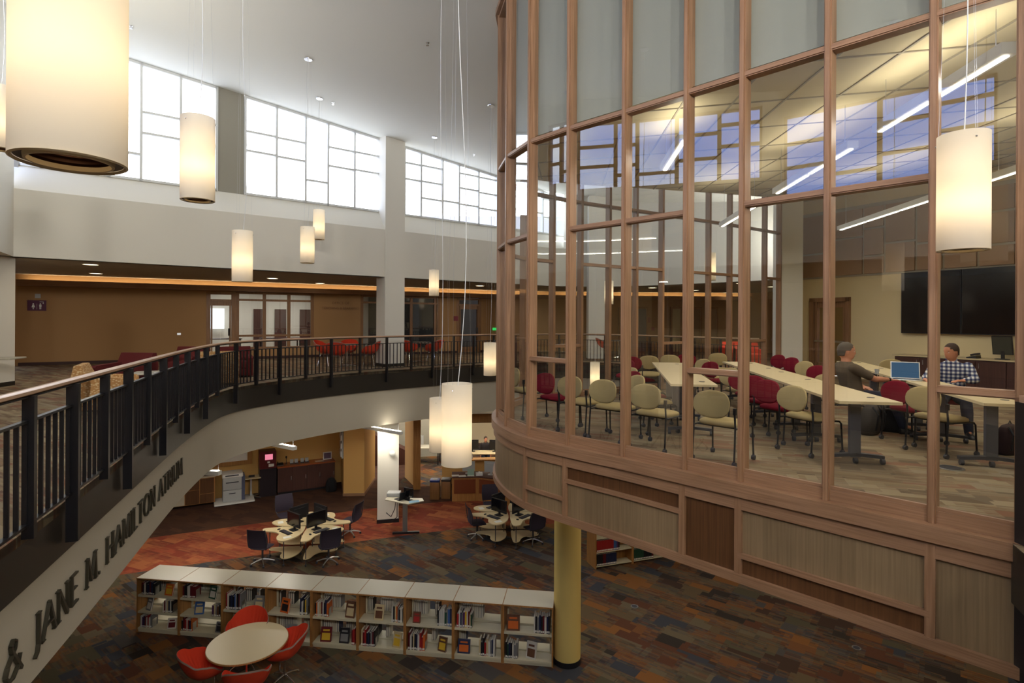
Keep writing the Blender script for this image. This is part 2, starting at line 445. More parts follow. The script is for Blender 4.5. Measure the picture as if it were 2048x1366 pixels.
# ---- upper floor opening edge
E_ = [(3.62, 4.05), (2.7, 2.0), (1.4, .8), (0, .5), (-1.4, .75), (-2.5, 1.6), (-3.12, 2.7), (-3.5, 3.83), (-3.9, 4.95), (-4.42, 6.38), (-4.92, 7.75),
      (-5.5, 9.4), (-6.02, 11.1), (-6.28, 12.3), (-6.2, 13.4), (-5.6, 14.85), (-4.75, 16.2), (-3.38, 17.6), (-1.66, 19.05), (-.35, 19.95), (1.3, 20.8), (2.9, 20.9),
      (4.6, 19.7), (6.0, 17.9), (7.3, 16.5)]
O_ = [(6, 0), (6, -4), (3, -6.7), (0, -6.7), (-4, -6.7), (-9.3, -5.7), (-13.4, -2), (-15.5, 2), (-20.5, 5), (-21.5, 7.5), (-24.6, 8.5), (-24.7, 11), (-24.7, 13), (-24.7, 15), (-24.7, 18),
      (-18, 21), (-13, 23), (-9, 25), (-5, 27), (-2, 29), (1.5, 30), (5, 30), (9, 30), (14, 28), (16, 20)]
E = spline(E_, 6); O = spline(O_, 6)
carp_up = carpet('upper_carpet', [srgb(*c) for c in ((128, 112, 88), (110, 92, 72), (146, 132, 106), (98, 78, 66), (134, 122, 100), (118, 84, 66))], 30, (.5, .12), (.25, .03), smallmix=.6)
carp_room = carpet('meeting_carpet', [srgb(*c) for c in ((132, 116, 92), (116, 98, 78), (144, 130, 106), (124, 92, 74), (104, 90, 74), (136, 124, 104))], 20, (.5, .16), (.3, .028), smallmix=.7)
mb = MB(); slab(mb, E, O, FU - .08, FU); struct(mb.build('floor_upper', carp_up))
# lower ceiling under the balcony
mb = MB(); strip(mb, offset_line(E, .25), 3.72, O, 3.72); struct(mb.build('ceiling_lower', ceil_white))
# fascia: black steel band then white band
cum = [0]
for a, b in zip(E, E[1:]): cum.append(cum[-1] + math.dist(a, b))
i0 = min(range(len(E)), key=lambda i: math.dist(E[i], (-3.5, 3.83))); i1 = min(range(len(E)), key=lambda i: math.dist(E[i], (-4.75, 16.2)))
def ramp01(i): return max(0, min(1, (cum[i] - cum[i0]) / (cum[i1] - cum[i0])))
zb = [FU - .43 - .17 * ramp01(i) for i in range(len(E))]
zw = [CAMZ - 2.86 - .42 * ramp01(i) ** .6 for i in range(len(E))]
Ein = offset_line(E, .06)
mb = MB(); slab(mb, E, Ein, zb, FU - .005); struct(mb.build('trim_1', fascia_black, smooth=30))
mb = MB(); slab(mb, offset_line(E, .10), offset_line(E, .30), zw, FU - .1); struct(mb.build('wall_balcony', plaster('balcony_beige_paint', srgb(188, 180, 162)), smooth=30))
# ---- lower floor in three carpets
carp_low = carpet('multicolour_carpet', [srgb(*c) for c in ((74, 70, 68), (92, 78, 58), (108, 72, 46), (66, 50, 42), (60, 62, 68), (122, 82, 46), (80, 74, 58), (86, 56, 42), (52, 46, 42), (98, 88, 70))], 38, (.62, .34), (.16, .07), smallmix=.62)
carp_red = carpet('red_carpet', [srgb(*c) for c in ((138, 70, 50), (122, 58, 44), (152, 92, 60), (108, 56, 44), (132, 78, 52))], 22, (.7, .3), (.2, .06), smallmix=.6)
carp_brown = carpet('brown_carpet', [srgb(*c) for c in ((76, 54, 44), (70, 50, 42), (82, 58, 46))], 22, (.5, .2), (.2, .05), smallmix=.2)
b1 = [(-15, 11.6), (-12, 13.2), (-8.1, 14.86), (-4.2, 16.4), (-1.44, 17.4), (1.0, 17.75), (4, 18.2), (8, 18.4), (14, 18.4)]
b2 = [(-15, 14.2), (-12, 15.8), (-10.2, 16.7), (-4.9, 19.1), (-2.06, 20.0), (0, 20.3), (4, 20.5), (8, 20.5), (14, 20.5)]
y0 = [(x, -6.6) for x, _ in b1]; y3 = [(x, 30) for x, _ in b1]
for nm, P, Q, m in (('floor', y0, b1, carp_low), ('floor_aisle', b1, b2, carp_red), ('floor_office', b2, y3, carp_brown)):
    mb = MB(); strip(mb, P, 0.0, Q, 0.0); struct(mb.build(nm, m))
# ---- atrium ceiling
cp = [(-11.7, 13.2), (-9.1, 8.2), (-7.6, 6.0), (-6.2, 1.6), (-3.4, -2.1), (0, -3.8), (6, -4), (10.2, -1.2), (10.5, 17.5)] + [(9.2, 19.3), (7.3, 21.4), (5.4, 23.1), (3.3, 23.9), wp(6.9, .55), wp(0, .55), wp(-9.9, .55)]
mb = MB(); n = len(cp)
mb.add([(x, y, ceil_z(x, y)) for x, y in cp] + [(x, y, ceil_z(x, y) + .25) for x, y in cp],
       [tuple(range(n)), tuple(range(n, 2 * n))] + [(i, (i + 1) % n, n + (i + 1) % n, n + i) for i in range(n)])
struct(mb.build('ceiling', ceil_white))
# ---- far wall above the lounge
WS = [-9.65, -.02, 7.0]
front = [wp(-9.65), wp(7.0)]; curve = spline([wp(5.5), wp(7.0), (3.3, 23.4), (5.2, 22.7), (7, 21.1), (8.7, 19.1), (10.2, 17)], 5)[5:]
wf = [wp(-9.65 + 16.65 * k / 10) for k in range(11)] + curve[1:]
slab_in = offset_line(wf, .3)
mb = MB(); slab(mb, wf, slab_in, SOFF, LEDGE); struct(mb.build('wall_far', wall_white, smooth=30))
sL = onwall(36, 330, .5); sR = onwall(760, 425, .5)
ZS = (sL[1] + sR[1]) / 2     # sill height of the clerestory
# sloped sill back to the glazing, then solid wall along the curved part
wsl = [wp(-9.65 + 18.9 * k / 12) for k in range(13)]
mb = MB(); strip(mb, [wp(-9.65), wp(8.9)], LEDGE, [wp(-9.65, .5), wp(8.9, .5)], ZS); strip(mb, [wp(-9.65, .5), wp(8.9, .5)], ZS, [wp(-9.65, .8), wp(8.9, .8)], ZS)
struct(mb.build('trim_sill', wall_white))
cz = curve[2:]
mb = MB(); slab(mb, [(x, y) for x, y in cz], offset_line(cz, .3), LEDGE, [ceil_z(x, y) + .1 for x, y in cz]); struct(mb.build('wall_far_right', wall_white, smooth=30))
# column running up through the wall
ca = onwall(770, 500, -.02)[0]; cb = onwall(809, 500, -.02)[0]
def wallbox(mb, s0, s1, o0, o1, z0, z1):
    P = [wp(s0, o0), wp(s1, o0), wp(s1, o1), wp(s0, o1)]
    zz1 = [z1 if not callable(z1) else z1(*p) for p in P]
    return mb.add([(*p, z0) for p in P] + [(*p, z) for p, z in zip(P, zz1)], [(0, 1, 2, 3), (4, 5, 6, 7), (0, 1, 5, 4), (1, 2, 6, 5), (2, 3, 7, 6), (3, 0, 4, 7)])
cz_ = lambda x, y: ceil_z(x, y) + .05
mb = MB(); wallbox(mb, ca, cb, -.04, .62, FU, cz_); mb.mat(1); wallbox(mb, ca - .015, cb + .015, -.055, .64, FU, FU + .1)
tag(mb.build('square_column', [wall_white, fascia_black]), 'tall white square column rising through the far clerestory wall', 'column', kind='structure')
mb = MB(); mb.cbox((3.45, 23.15, (FU + ceil_z(3.4, 23)) / 2), (.66, .66, ceil_z(3.4, 23) - FU))
tag(mb.build('square_column', wall_white), 'white square column seen through the glass of the meeting room', 'column', kind='structure')
# pilaster at left corner
mb = MB(); pl = [(-12.9, 12.7), (-11.95, 12.35), (-11.56, 12.62), (-11.58, 13.05), (-12.2, 13.6), (-13.2, 13.4)]
mb.prism(pl, FU, SOFF + .02); mb.mat(1); mb.prism([(x * 1.001 + .0, y) for x, y in offset_line(pl, -.015)], FU, FU + .1)
struct(mb.build('trim_pilaster', [wall_white, fascia_black]))
# ---- clerestory glazing
def glazing(name, px_edges, bars, sillpx=None, lab=None):
    root = thing(name, None, None, (0, 0, 0)); struct(root)
    fr = MB(); S = [onwall(p, 350, .5)[0] for p in px_edges]
    zt = lambda s: ceil_z(*wp(s, .5)) - .02
    W_ = .06
    for k, s in enumerate(S):
        w = W_ / 2; e0, e1 = s - w, s + w
        P = [wp(e0, .46), wp(e1, .46), wp(e1, .60), wp(e0, .60)]
        fr.add([(*p, ZS) for p in P] + [(*p, zt(s)) for p in P], [(0, 1, 2, 3), (4, 5, 6, 7), (0, 1, 5, 4), (1, 2, 6, 5), (2, 3, 7, 6), (3, 0, 4, 7)])
    p, q = wp(S[0], .53), wp(S[-1], .53)
    fr.bar((*p, ZS + .03), (*q, ZS + .03), .14, .06)
    fr.bar((*p, zt(S[0]) - .03), (*q, zt(S[-1]) - .03), .14, .07)
    for k, ys in enumerate(bars):
        mid = (px_edges[k] + px_edges[k + 1]) / 2
        for y in ys:
            z = onwall(mid, y, .5)[1]; a, b = wp(S[k], .52), wp(S[k + 1], .52)
            fr.bar((*a, z), (*b, z), .11, .06)
    fr.build('window_frame', frame_grey, root)
    g = MB(); a, b = wp(S[0], .53), wp(S[-1], .53)
    g.add([(*a, ZS), (*b, ZS), (*b, zt(S[-1])), (*a, zt(S[0]))], [(0, 1, 2, 3)]); g.build('pane', glass_win, root)
    c = (Vector(wp(S[0], .42)) + Vector(wp(S[-1], .42))) / 2; zc = (ZS + (zt(S[0]) + zt(S[-1])) / 2) / 2
    rot = Matrix((UD.to_3d(), Vector((0, 0, 1)), (OUT).to_3d())).transposed()   # local -z looks to the room
    R3 = Matrix(((UD.x, 0, OUT.x), (UD.y, 0, OUT.y), (0, 1, 0)))
    area_light('daylight', (c.x, c.y, zc), None, (Vector(b) - Vector(a)).length, (zt(S[0]) + zt(S[-1])) / 2 - ZS, 1, (1, 1, 1), True, rot=R3)
    return root
glazing('window_1', [37, 84, 128, 172, 217, 282, 361, 433], [[174, 222, 271], [300], [160, 240], [300], [304], [231, 272], [243, 286]])
glazing('window_2', [490, 553, 611, 656, 709, 761], [[268, 306], [281, 318], [363], [299, 336], [309, 344]])
glazing('window_3', [809, 842, 885, 918, 957, 994], [[328, 360], [335, 366, 399], [404], [350, 379, 411], [358, 388, 419]])
glazing('window_4', [1030, 1058, 1086, 1112, 1140], [[395, 420], [425], [400, 436], [440]])
# solid piers of the window wall
mb = MB()
for a, b in ((433, 490), (994, 1030)):
    wallbox(mb, onwall(a, 300, .5)[0] + .03, onwall(b, 300, .5)[0] - .03, .5, .7, ZS - .1, cz_)
wallbox(mb, onwall(1140, 300, .5)[0], 9.3, .45, .7, ZS - .4, cz_)
wallbox(mb, -9.7, onwall(37, 300, .5)[0], .45, .7, ZS - .4, cz_)
wallbox(mb, onwall(761, 300, .5)[0], ca + .02, .1, .7, LEDGE, cz_); 
struct(mb.build('wall_clerestory', wall_shade))
# ---- generic walls with openings
def wall_open(name, P, Q, z0, z1, holes=(), th=.2, m=None, side=1, build=True):
    P, Q = Vector(P[:2]), Vector(Q[:2]); d = Q - P; L = d.length; d.normalize(); n = Vector((-d.y, d.x)) * side
    ss = sorted({0, L} | {h[0] for h in holes} | {h[1] for h in holes}); zs = sorted({z0, z1} | {h[2] for h in holes} | {h[3] for h in holes})
    mb = MB()
    for a, b in zip(ss, ss[1:]):
        for c, e in zip(zs, zs[1:]):
            sm, zm = (a + b) / 2, (c + e) / 2
            if any(h[0] < sm < h[1] and h[2] < zm < h[3] for h in holes): continue
            q = [P + d * a, P + d * b, P + d * b + n * th, P + d * a + n * th]
            mb.add([(*v, c) for v in q] + [(*v, e) for v in q], [(0, 1, 2, 3), (4, 5, 6, 7), (0, 1, 5, 4), (1, 2, 6, 5), (2, 3, 7, 6), (3, 0, 4, 7)])
    return struct(mb.build(name, m or wall_white))
def top(P, Q): return max(ceil_z(*P), ceil_z(*Q)) + .1
# left and near walls, with the clerestory the glass of the meeting room mirrors
LW = [(-11.4, 12.8), (-8.7, 8.3), (-7.25, 6.0), (-5.9, 1.7), (-3.3, -1.7), (0, -3.4), (6, -3.6), (9.8, -1), (9.8, 3.4)]
LO = [(-21, 9), (-20, 5), (-15, 2), (-13, -2), (-9, -5.5), (0, -6.6), (6, -6.6), (12, -4), (14, 3.4)]
nw = 4
for k in range(len(LW) - 1):
    P, Q = LW[k], LW[k + 1]; L = math.dist(P, Q); holes = []
    z0 = SOFF
    cz2 = min(ceil_z(*P), ceil_z(*Q)) - .3
    if k == 1: holes = [(.5, L - .5, CAMZ + 3.9, cz2)]
    if k == 2: holes = [(.12, L - .35, CAMZ + 3.5, cz2)]
    if k == 3: holes = [(.12, L - .25, CAMZ + 3.02, CAMZ + 4.95)]
    if k == 5: holes = [(1, L - 1, CAMZ + 2.6, CAMZ + 3.9)]
    wall_open('wall_' + ('left', 'left_middle', 'left_near', 'near_left', 'near', 'near_middle', 'near_right', 'right')[k], P, Q, z0, top(P, Q), holes, .3, wall_white, -1)
    d = (Vector(Q) - Vector(P)).normalized(); nn = Vector((d.y, -d.x))
    for h in holes:
        nw += 1; r = thing('window_%d' % nw, None, None); struct(r); mb = MB()
        nb = 4; 
        for j in range(nb + 1):
            s = h[0] + (h[1] - h[0]) * j / nb; q = Vector(P) + d * s + nn * .12
            mb.bar((q.x, q.y, h[2]), (q.x, q.y, h[3]), .1, .1, (d.x, d.y, 0))
        for j in range(nb):
            for f in ((.35, .65), (.2,), (.35, .7), (.5, .8))[j % 4] + (0, 1):
                a = Vector(P) + d * (h[0] + (h[1] - h[0]) * j / nb) + nn * .12; b = Vector(P) + d * (h[0] + (h[1] - h[0]) * (j + 1) / nb) + nn * .12
                z = h[2] + (h[3] - h[2]) * f; mb.bar((a.x, a.y, z), (b.x, b.y, z), .1, .07)
        mb.build('window_frame', oak_h, r)
        a = Vector(P) + d * h[0] + nn * .12; b = Vector(P) + d * h[1] + nn * .12
        MB().add([(a.x, a.y, h[2]), (b.x, b.y, h[2]), (b.x, b.y, h[3]), (a.x, a.y, h[3])], [(0, 1, 2, 3)]).build('pane', glass_win, r)
        c = (a + b) / 2 - nn * .2
        R3 = Matrix(((d.x, 0, nn.x), (d.y, 0, nn.y), (0, 1, 0)))
        if R3.determinant() < 0: R3 = Matrix(((-d.x, 0, nn.x), (-d.y, 0, nn.y), (0, 1, 0)))
        area_light('daylight', (c.x, c.y, (h[2] + h[3]) / 2), None, h[1] - h[0], h[3] - h[2], 1, (1, 1, 1), True, rot=R3)
# ---- lounge ceiling, back wall, cove
mb = MB(); strip(mb, LW, SOFF + .01, LO, SOFF + .01); struct(mb.build('ceiling_lounge_left', plaster('lounge_ceiling', srgb(176, 166, 150))))
mb = MB(); strip(mb, LO, -.1, LO, SOFF + .1); struct(mb.build('wall_perimeter', wall_tan))
mb = MB(); mb.add([(-14, -6.7, -.1), (14.2, -6.7, -.1), (14.2, -6.7, 4.9), (-14, -6.7, 4.9)], [(0, 1, 2, 3)]); mb.add([(-14, -6.7, -.1), (-14, 8, -.1), (-14, 8, 4.9), (-14, -6.7, 4.9)], [(0, 1, 2, 3)]); struct(mb.build('wall_lower_near', wall_cream))
BW = [(-16.0, 18.15), (-.55, 27.38), (4.3, 28.2), (12, 28.4), (15.5, 20)]
Bd = (Vector(BW[1]) - Vector(BW[0])).normalized(); Bn = Vector((Bd.y, -Bd.x))    # towards the room
def onback(px, py, off=0.0):
    o = Vector(BW[0]) + Bn * off; r = at(px, py, 1.0)
    s = (r.x * o.y - o.x) / (Bd.x - r.x * Bd.y); d = o.y + s * Bd.y
    return s, CAMZ + (r.z - CAMZ) * d
def bp(s, off=0.0):
    p = Vector(BW[0]) + Bd * s + Bn * off; return (p.x, p.y)
lc1 = spline([(-21, 6), (-13.3, 9.4), C0, wp(-5), wp(0), wp(5), (2.6, 23.6), (5.2, 22.7), (8.7, 19.1), (10.2, 17)], 4)
lc2 = spline([(-24, 12), (-22, 16), (-17, 19.5), bp(4, -.3), bp(9, -.3), bp(14, -.3), (1, 28.4), (6, 29), (12, 29), (17, 22)], 4)
ceil_lounge = MATS['lounge_ceiling']
mb = MB(); strip(mb, lc1, SOFF, lc2, SOFF); struct(mb.build('ceiling_lounge', ceil_lounge))
mb = MB(); strip(mb, offset_line(lc1, .3), SOFF + .55, lc2, SOFF + .55); struct(mb.build('ceiling_roof', wall_white))
H = lambda a, b, y0, y1: (onback(a, 0)[0], onback(b, 0)[0], onback((a + b) / 2, y1)[1], onback((a + b) / 2, y0)[1])
holes = [H(418, 472, 585, 735), H(478, 628, 585, 697), H(727, 880, 592, 700), H(918, 964, 596, 735)]
holes[0] = (*holes[0][:2], FU, holes[0][3]); holes[3] = (*holes[3][:2], FU, holes[3][3])
wall_open('wall_lounge_back', BW[0], BW[1], FU - .05, SOFF + .02, holes, .2, wall_tan, 1)
for k in (1, 2, 3): wall_open('wall_lounge_right', BW[k], BW[k + 1], FU - .05, SOFF + .02, [], .2, wall_tan, 1)
wall_open('wall_corridor', (-16.0, 18.15), (-17.6, 21.5), FU - .05, SOFF, [], .2, wall_tan, 1)
wall_open('wall_corridor_back', (-24, 19.5), (-15, 23.5), FU - .05, SOFF, [], .2, wall_shade, 1)
wall_open('wall_lounge_left', (-24, 8), (-22, 20), FU - .05, SOFF, [], .2, wall_tan, 1)
# cove ledge: oak valance with a lamp strip that washes the wall above it
def cove(path, name):
    mb = MB(); z0, z1 = CAMZ + 1.02, CAMZ + 1.19
    slab(mb, offset_line(path, -.30), offset_line(path, -.34), z0, z1); slab(mb, path, offset_line(path, -.34), z0 - .02, z0)
    return struct(mb.build(name, oak_h))
cp_ = [bp(0), bp(6), bp(12), bp(17.9)]; cove(cp_, 'trim_cove'); cove([bp(17.9), (1.9, 27.9), (4.3, 28.2), (8, 28.3), (12, 28.4)], 'trim_cove_right')
for a, b in ((bp(.2, .2), bp(6, .2)), (bp(6, .2), bp(12, .2)), (bp(12, .2), bp(17.8, .2)), ((-.3, 27.2), (4.3, 28.0)), ((4.3, 28), (11.5, 28.2))):
    a, b = Vector(a), Vector(b); c = (a + b) / 2; L = (b - a).length; d = (b - a).normalized(); nn = Vector((d.y, -d.x))
    R3 = Matrix(((d.x, nn.x * .8, nn.x * .0), (d.y, nn.y * .8, 0), (0, 0, 0)))
    zax = (Vector((nn.x, nn.y, 0)) * .75 + Vector((0, 0, -1))).normalized()       # light travels along -z: up and to the wall
    xax = d.to_3d(); yax = zax.cross(xax)
    R3 = Matrix((xax, yax, zax)).transposed()
    area_light('cove_lamp', (c.x, c.y, CAMZ + 1.06), None, L, .05, 3.4 * L, (1, .80, .50), rot=R3)
    mb = MB(); mb.bar((a.x, a.y, CAMZ + 1.035), (b.x, b.y, CAMZ + 1.035), .03, .015); struct(mb.build('trim_lamp_strip', emis('cove_strip', (1, .78, .5, 1), 3) if 'cove_strip' not in MATS else MATS['cove_strip']))
# baseboards of the lounge
mb = MB()
for a, b in ((0, holes[0][0]), (holes[0][1], holes[3][0]), (holes[3][1], 17.9)):
    p, q = bp(a, .012), bp(b, .012); mb.bar((*p, FU + .05), (*q, FU + .05), .02, .1)
struct(mb.build('baseboard_lounge', mat('dark_base', srgb(60, 34, 30), .6)))
# ---- storefronts
def storefront(name, px, glassrows, knee, door=None, ztop=585):
    r = thing(name, None, None); struct(r); fr = MB(); gl = MB()
    S = [onback(p, 0)[0] for p in px]; zt = onback(sum(px) / len(px), ztop)[1]
    z0 = knee
    for s in S: p = bp(s, -.04); fr.bar((*p, z0), (*p, zt), .09, .12, (Bd.x, Bd.y, 0))
    for zr in [z0 + .04, zt - .05] + glassrows:
        p, q = bp(S[0], -.04), bp(S[-1], -.04); fr.bar((*p, zr), (*q, zr), .12, .08)
    fr.build('window_frame', door_wood, r)
    p, q = bp(S[0], -.06), bp(S[-1], -.06)
    gl.add([(*p, z0), (*q, z0), (*q, zt), (*p, zt)], [(0, 1, 2, 3)]).build('pane', glass_store, r)
    return r
storefront('window_11', [478, 532, 581, 628], [onback(550, 601)[1], onback(550, 671)[1]], holes[1][2])
storefront('window_12', [727, 770, 826, 874, 880], [onback(800, 606)[1], onback(800, 673)[1]], holes[2][2], ztop=592)
def back_door(name, pa, pb, ytop, lock=True, light=(.35, .9)):
    r = thing(name, None, None); struct(r); fr = MB(); s0, s1 = onback(pa, 0)[0], onback(pb, 0)[0]; zt = onback((pa + pb) / 2, ytop)[1]
    zd = FU + 2.25
    for s in (s0, s1): p = bp(s, -.04); fr.bar((*p, FU), (*p, zt), .09, .14, (Bd.x, Bd.y, 0))
    for z in (zt - .04, zd): p, q = bp(s0, -.04), bp(s1, -.04); fr.bar((*p, z), (*q, z), .14, .08)
    fr.build('door_frame', door_wood, r)
    lf = MB(); w = .12
    for s in (s0 + .05 + w / 2, s1 - .05 - w / 2): p = bp(s, -.05); lf.bar((*p, FU + .02), (*p, zd - .05), w * 1.2, .05, (Bd.x, Bd.y, 0))
    for z, h in ((FU + .15, .25), (zd - .12, .16)): p, q = bp(s0 + .06, -.05), bp(s1 - .06, -.05); lf.bar((*p, z), (*q, z), .05, h)
    lf.build('door_leaf', door_wood, r)
    g = MB(); p, q = bp(s0, -.05), bp(s1, -.05); g.add([(*p, FU), (*q, FU), (*q, zt), (*p, zt)], [(0, 1, 2, 3)]).build('pane', glass_store, r)
    h = MB(); p = bp(s1 - .14, .0); h.cbox((*p, FU + 1.05), (.06, .05, .28)); h.build('door_handle', plastic_black, r)
back_door('door_1', 420, 470, 585); back_door('door_2', 919, 963, 597)
# office behind the storefront
wall_open('wall_office_back', bp(5, -4.2), bp(13.2, -4.2), FU, SOFF, [], .2, wall_white, 1)
wall_open('wall_office_side', bp(4.6, -.2), bp(5, -4.2), FU, SOFF, [], .2, wall_white, 1)
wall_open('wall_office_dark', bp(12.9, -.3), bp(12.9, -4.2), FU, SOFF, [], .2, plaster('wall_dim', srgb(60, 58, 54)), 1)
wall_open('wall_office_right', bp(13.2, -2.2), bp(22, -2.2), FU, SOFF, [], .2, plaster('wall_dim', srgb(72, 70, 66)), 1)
mb = MB(); P = [bp(4.8, -.2), bp(18, -.2), bp(18, -4.4), bp(4.8, -4.4)]; mb.add([(*p, SOFF) for p in P], [(0, 1, 2, 3)]); struct(mb.build('ceiling_office', ceil_white))
mb = MB(); mb.add([(*p, FU - .02) for p in P], [(0, 1, 2, 3)]); struct(mb.build('floor_office_upper', carp_up))
for s in (6.5, 9): p = bp(s, -2.3); area_light('office_lamp', (*p, SOFF - .06), (*p, 0), 1.2, .3, 45, (1, .96, .9))
# ---- lower level walls
LB = [(-13.6, 18.45), (-6.75, 22.25)]
wall_open('wall_lower_back', LB[0], LB[1], 0, 3.75, [], .2, wall_yellow, 1)
mb = MB(); mb.prism([(-6.75, 22.25), (-6.12, 20.45), (-5.38, 20.5), (-5.5, 22.6)], 0, 3.75); mb.mat(1); mb.prism([(-6.75, 22.26), (-6.14, 20.43), (-5.36, 20.48), (-5.48, 22.6)], 0, .1)
struct(mb.build('wall_pier', [wall_yellow, oak_h]))
wall_open('wall_lower_left', (-13.6, 6), (-13.6, 18.5), 0, 3.75, [], .2, wall_yellow, 1)
wall_open('wall_stair', (-7.5, 25.5), (-3.4, 26.5), 0, 3.75, [], .2, wall_shade, 1)
mb = MB(); a, b = (-6.7, 25.0), (-4.2, 25.5)
mb.add([(*a, 0), (*b, 0), (*b, .35), (*a, 1.75)] + [(a[0], a[1] - .5, 0), (b[0], b[1] - .5, 0), (b[0], b[1] - .5, .35), (a[0], a[1] - .5, 1.75)],
       [(0, 1, 2, 3), (4, 5, 6, 7), (0, 1, 5, 4), (2, 3, 7, 6), (0, 3, 7, 4), (1, 2, 6, 5)]); struct(mb.build('trim_stair', dark_cab))
# wall with yellow return beside the white column, then opening to the colourful room
wall_open('wall_return', (-4.35, 22.9), (-3.62, 21.4), 0, 3.75, [], .12, wall_yellow, 1)
mb = MB(); mb.prism([(-3.72, 21.25), (-3.45, 21.3), (-3.5, 21.62), (-3.77, 21.57)], 0, 3.75); struct(mb.build('trim_post', oak_case))
a = ray_floor(884, 972, 0)
wall_open('wall_desk', (-2.72, 22.0), (3.4, 22.6), 0, 3.75, [(.95, 4.3, .98, 2.42)], .15, wall_yellow, 1)
mb = MB(); mb.bar((-2.0, 21.98, .96), (3, 22.5, .96), .3, .05); mb.bar((-1.9, 21.99, 2.45), (3, 22.5, 2.45), .2, .06); mb.bar((-1.85, 21.99, .96), (-1.85, 21.99, 2.45), .12, .12); struct(mb.build('trim_counter', oak_case))
wall_open('wall_far_room', (-7, 29.2), (9, 29.6), 0, 3.75, [], .2, wall_cream, 1)
mb = MB(); mb.add([(-4.4, 21.5, .004), (-2.7, 21.8, .004), (8, 22.7, .004), (8, 29.4, .004), (-4.4, 29.4, .004)], [(0, 1, 2, 3, 4)]); struct(mb.build('floor_far_room', carp_low))
wall_open('wall_lower_right', (3.4, 22.6), (14, 22.8), 0, 3.75, [], .2, wall_cream, 1)
wall_open('wall_lower_east', (14, 22.8), (14, -6.6), 0, 3.9, [], .2, wall_cream, 1)
mb = MB(); mb.bar((-2.3, 20.9, 3.02), (1.2, 21.3, 3.02), .35, .12); struct(mb.build('trim_soffit', ceil_white))
mb = MB(); mb.bar((-2.3, 20.95, 2.78), (1.2, 21.35, 2.78), .2, .3); struct(mb.build('trim_beam', oak_case))
mb = MB(); mb.bar((-2.3, 20.72, 3.085), (1.2, 21.12, 3.085), .03, .02); struct(mb.build('trim_light_strip', lamp_warm))
# white column and round yellow column on the lower floor
mb = MB(); M_ = Matrix.Rotation(.22, 3, 'Z'); mb.cbox((-3.98, 18.1, 1.85), (.66, .62, 3.7), M_); mb.mat(1); mb.cbox((-3.98, 18.1, .06), (.69, .65, .12), M_)
tag(mb.build('square_column', [wall_white, plastic_black]), 'white square column on the lower floor behind the standing desk', 'column', kind='structure')
mb = MB(); mb.cyl((1.08, 10.66, 0), .255, 3.95, 48); mb.mat(1); mb.cyl((1.08, 10.66, 0), .265, .1, 48)
tag(mb.build('round_column', [plaster('column_yellow_paint', srgb(222, 196, 118)), plastic_black], smooth=40), 'pale yellow round column carrying the meeting room above the bookcases', 'column', kind='structure')
# neighbouring roofs outside
mb = MB(); mb.box(-34, -20, 33, 36, 6, 13.4); tag(mb.build('building', plaster('stucco', srgb(200, 180, 150))), 'low beige building outside the left clerestory windows', 'building', kind='structure')
mb = MB(); mb.box(-9, 6, 42, 48, 6, 14.2); tag(mb.build('building', MATS['stucco']), 'low beige building outside the clerestory windows right of the column', 'building', kind='structure')

# unseen uplighters added on the near walls to brighten the ceiling
for k, (x, y, q) in enumerate(((-1.5, -2.35, (-5, 5)), (1.2, -3.15, (-2, 5)), (3.6, -3.2, (0, 5)), (6.2, -3.2, (2, 5)))):
    r = thing('uplighter', 'wall uplighter above the near balcony, ' + ('far left', 'second from the left', 'third from the left', 'far right')[k], 'wall lamp', (x, y, LEDGE + .3), 0, 'uplighters on the near walls')
    MB().lathe([(.06, -.12), (.14, .0), (.13, .0), (.05, -.1)], seg=20, capa=False, capb=False).build('bowl', white_metal, r, smooth=40); MB().cyl((0, 0, -.3), .02, .2, 10).build('stem', white_metal, r)
    area_light('uplight', (x, y, LEDGE + .3), (q[0], q[1], 15), .4, .4, FILL_UPLIGHT, (1, .96, .89))
for k, (x, y) in enumerate(((-8.75, 9.0), (-7.15, 6.4))):  # more unseen uplighters, added to lift the ceiling from the left
    r = thing('uplighter', 'wall uplighter on the left clerestory wall outside the picture, ' + ('nearest the corner', 'nearest the camera')[k], 'wall lamp', (x, y, SOFF + 1.2), 0, 'uplighters on the left wall')
    MB().lathe([(.1, -.16), (.3, .06), (.29, .06), (.09, -.14)], seg=20, capa=True, capb=False).build('bowl', white_metal, r, smooth=40); MB().cyl((0, 0, -.3), .02, .2, 10).build('stem', white_metal, r)
    area_light('uplight', (x, y, SOFF + 1.2), (x + .3, y, SOFF + 8), .3, .3, 110, (1, .96, .89))
mb = MB(); strip(mb, [(-21, 9), (-24.5, 7)], -.1, [(-21, 9), (-24.5, 7)], SOFF + .2); strip(mb, [(14, 3.4), (14.2, 12), (15.6, 20.2)], -.1, [(14, 3.4), (14.2, 12), (15.6, 20.2)], 12.5); strip(mb, [(-24.5, 7), (-24.5, 20), (-15, 24)], -.1, [(-24.5, 7), (-24.5, 20), (-15, 24)], SOFF + .3); struct(mb.build('wall_perimeter_ends', wall_tan))  # unseen end walls added to keep sky light from leaking in

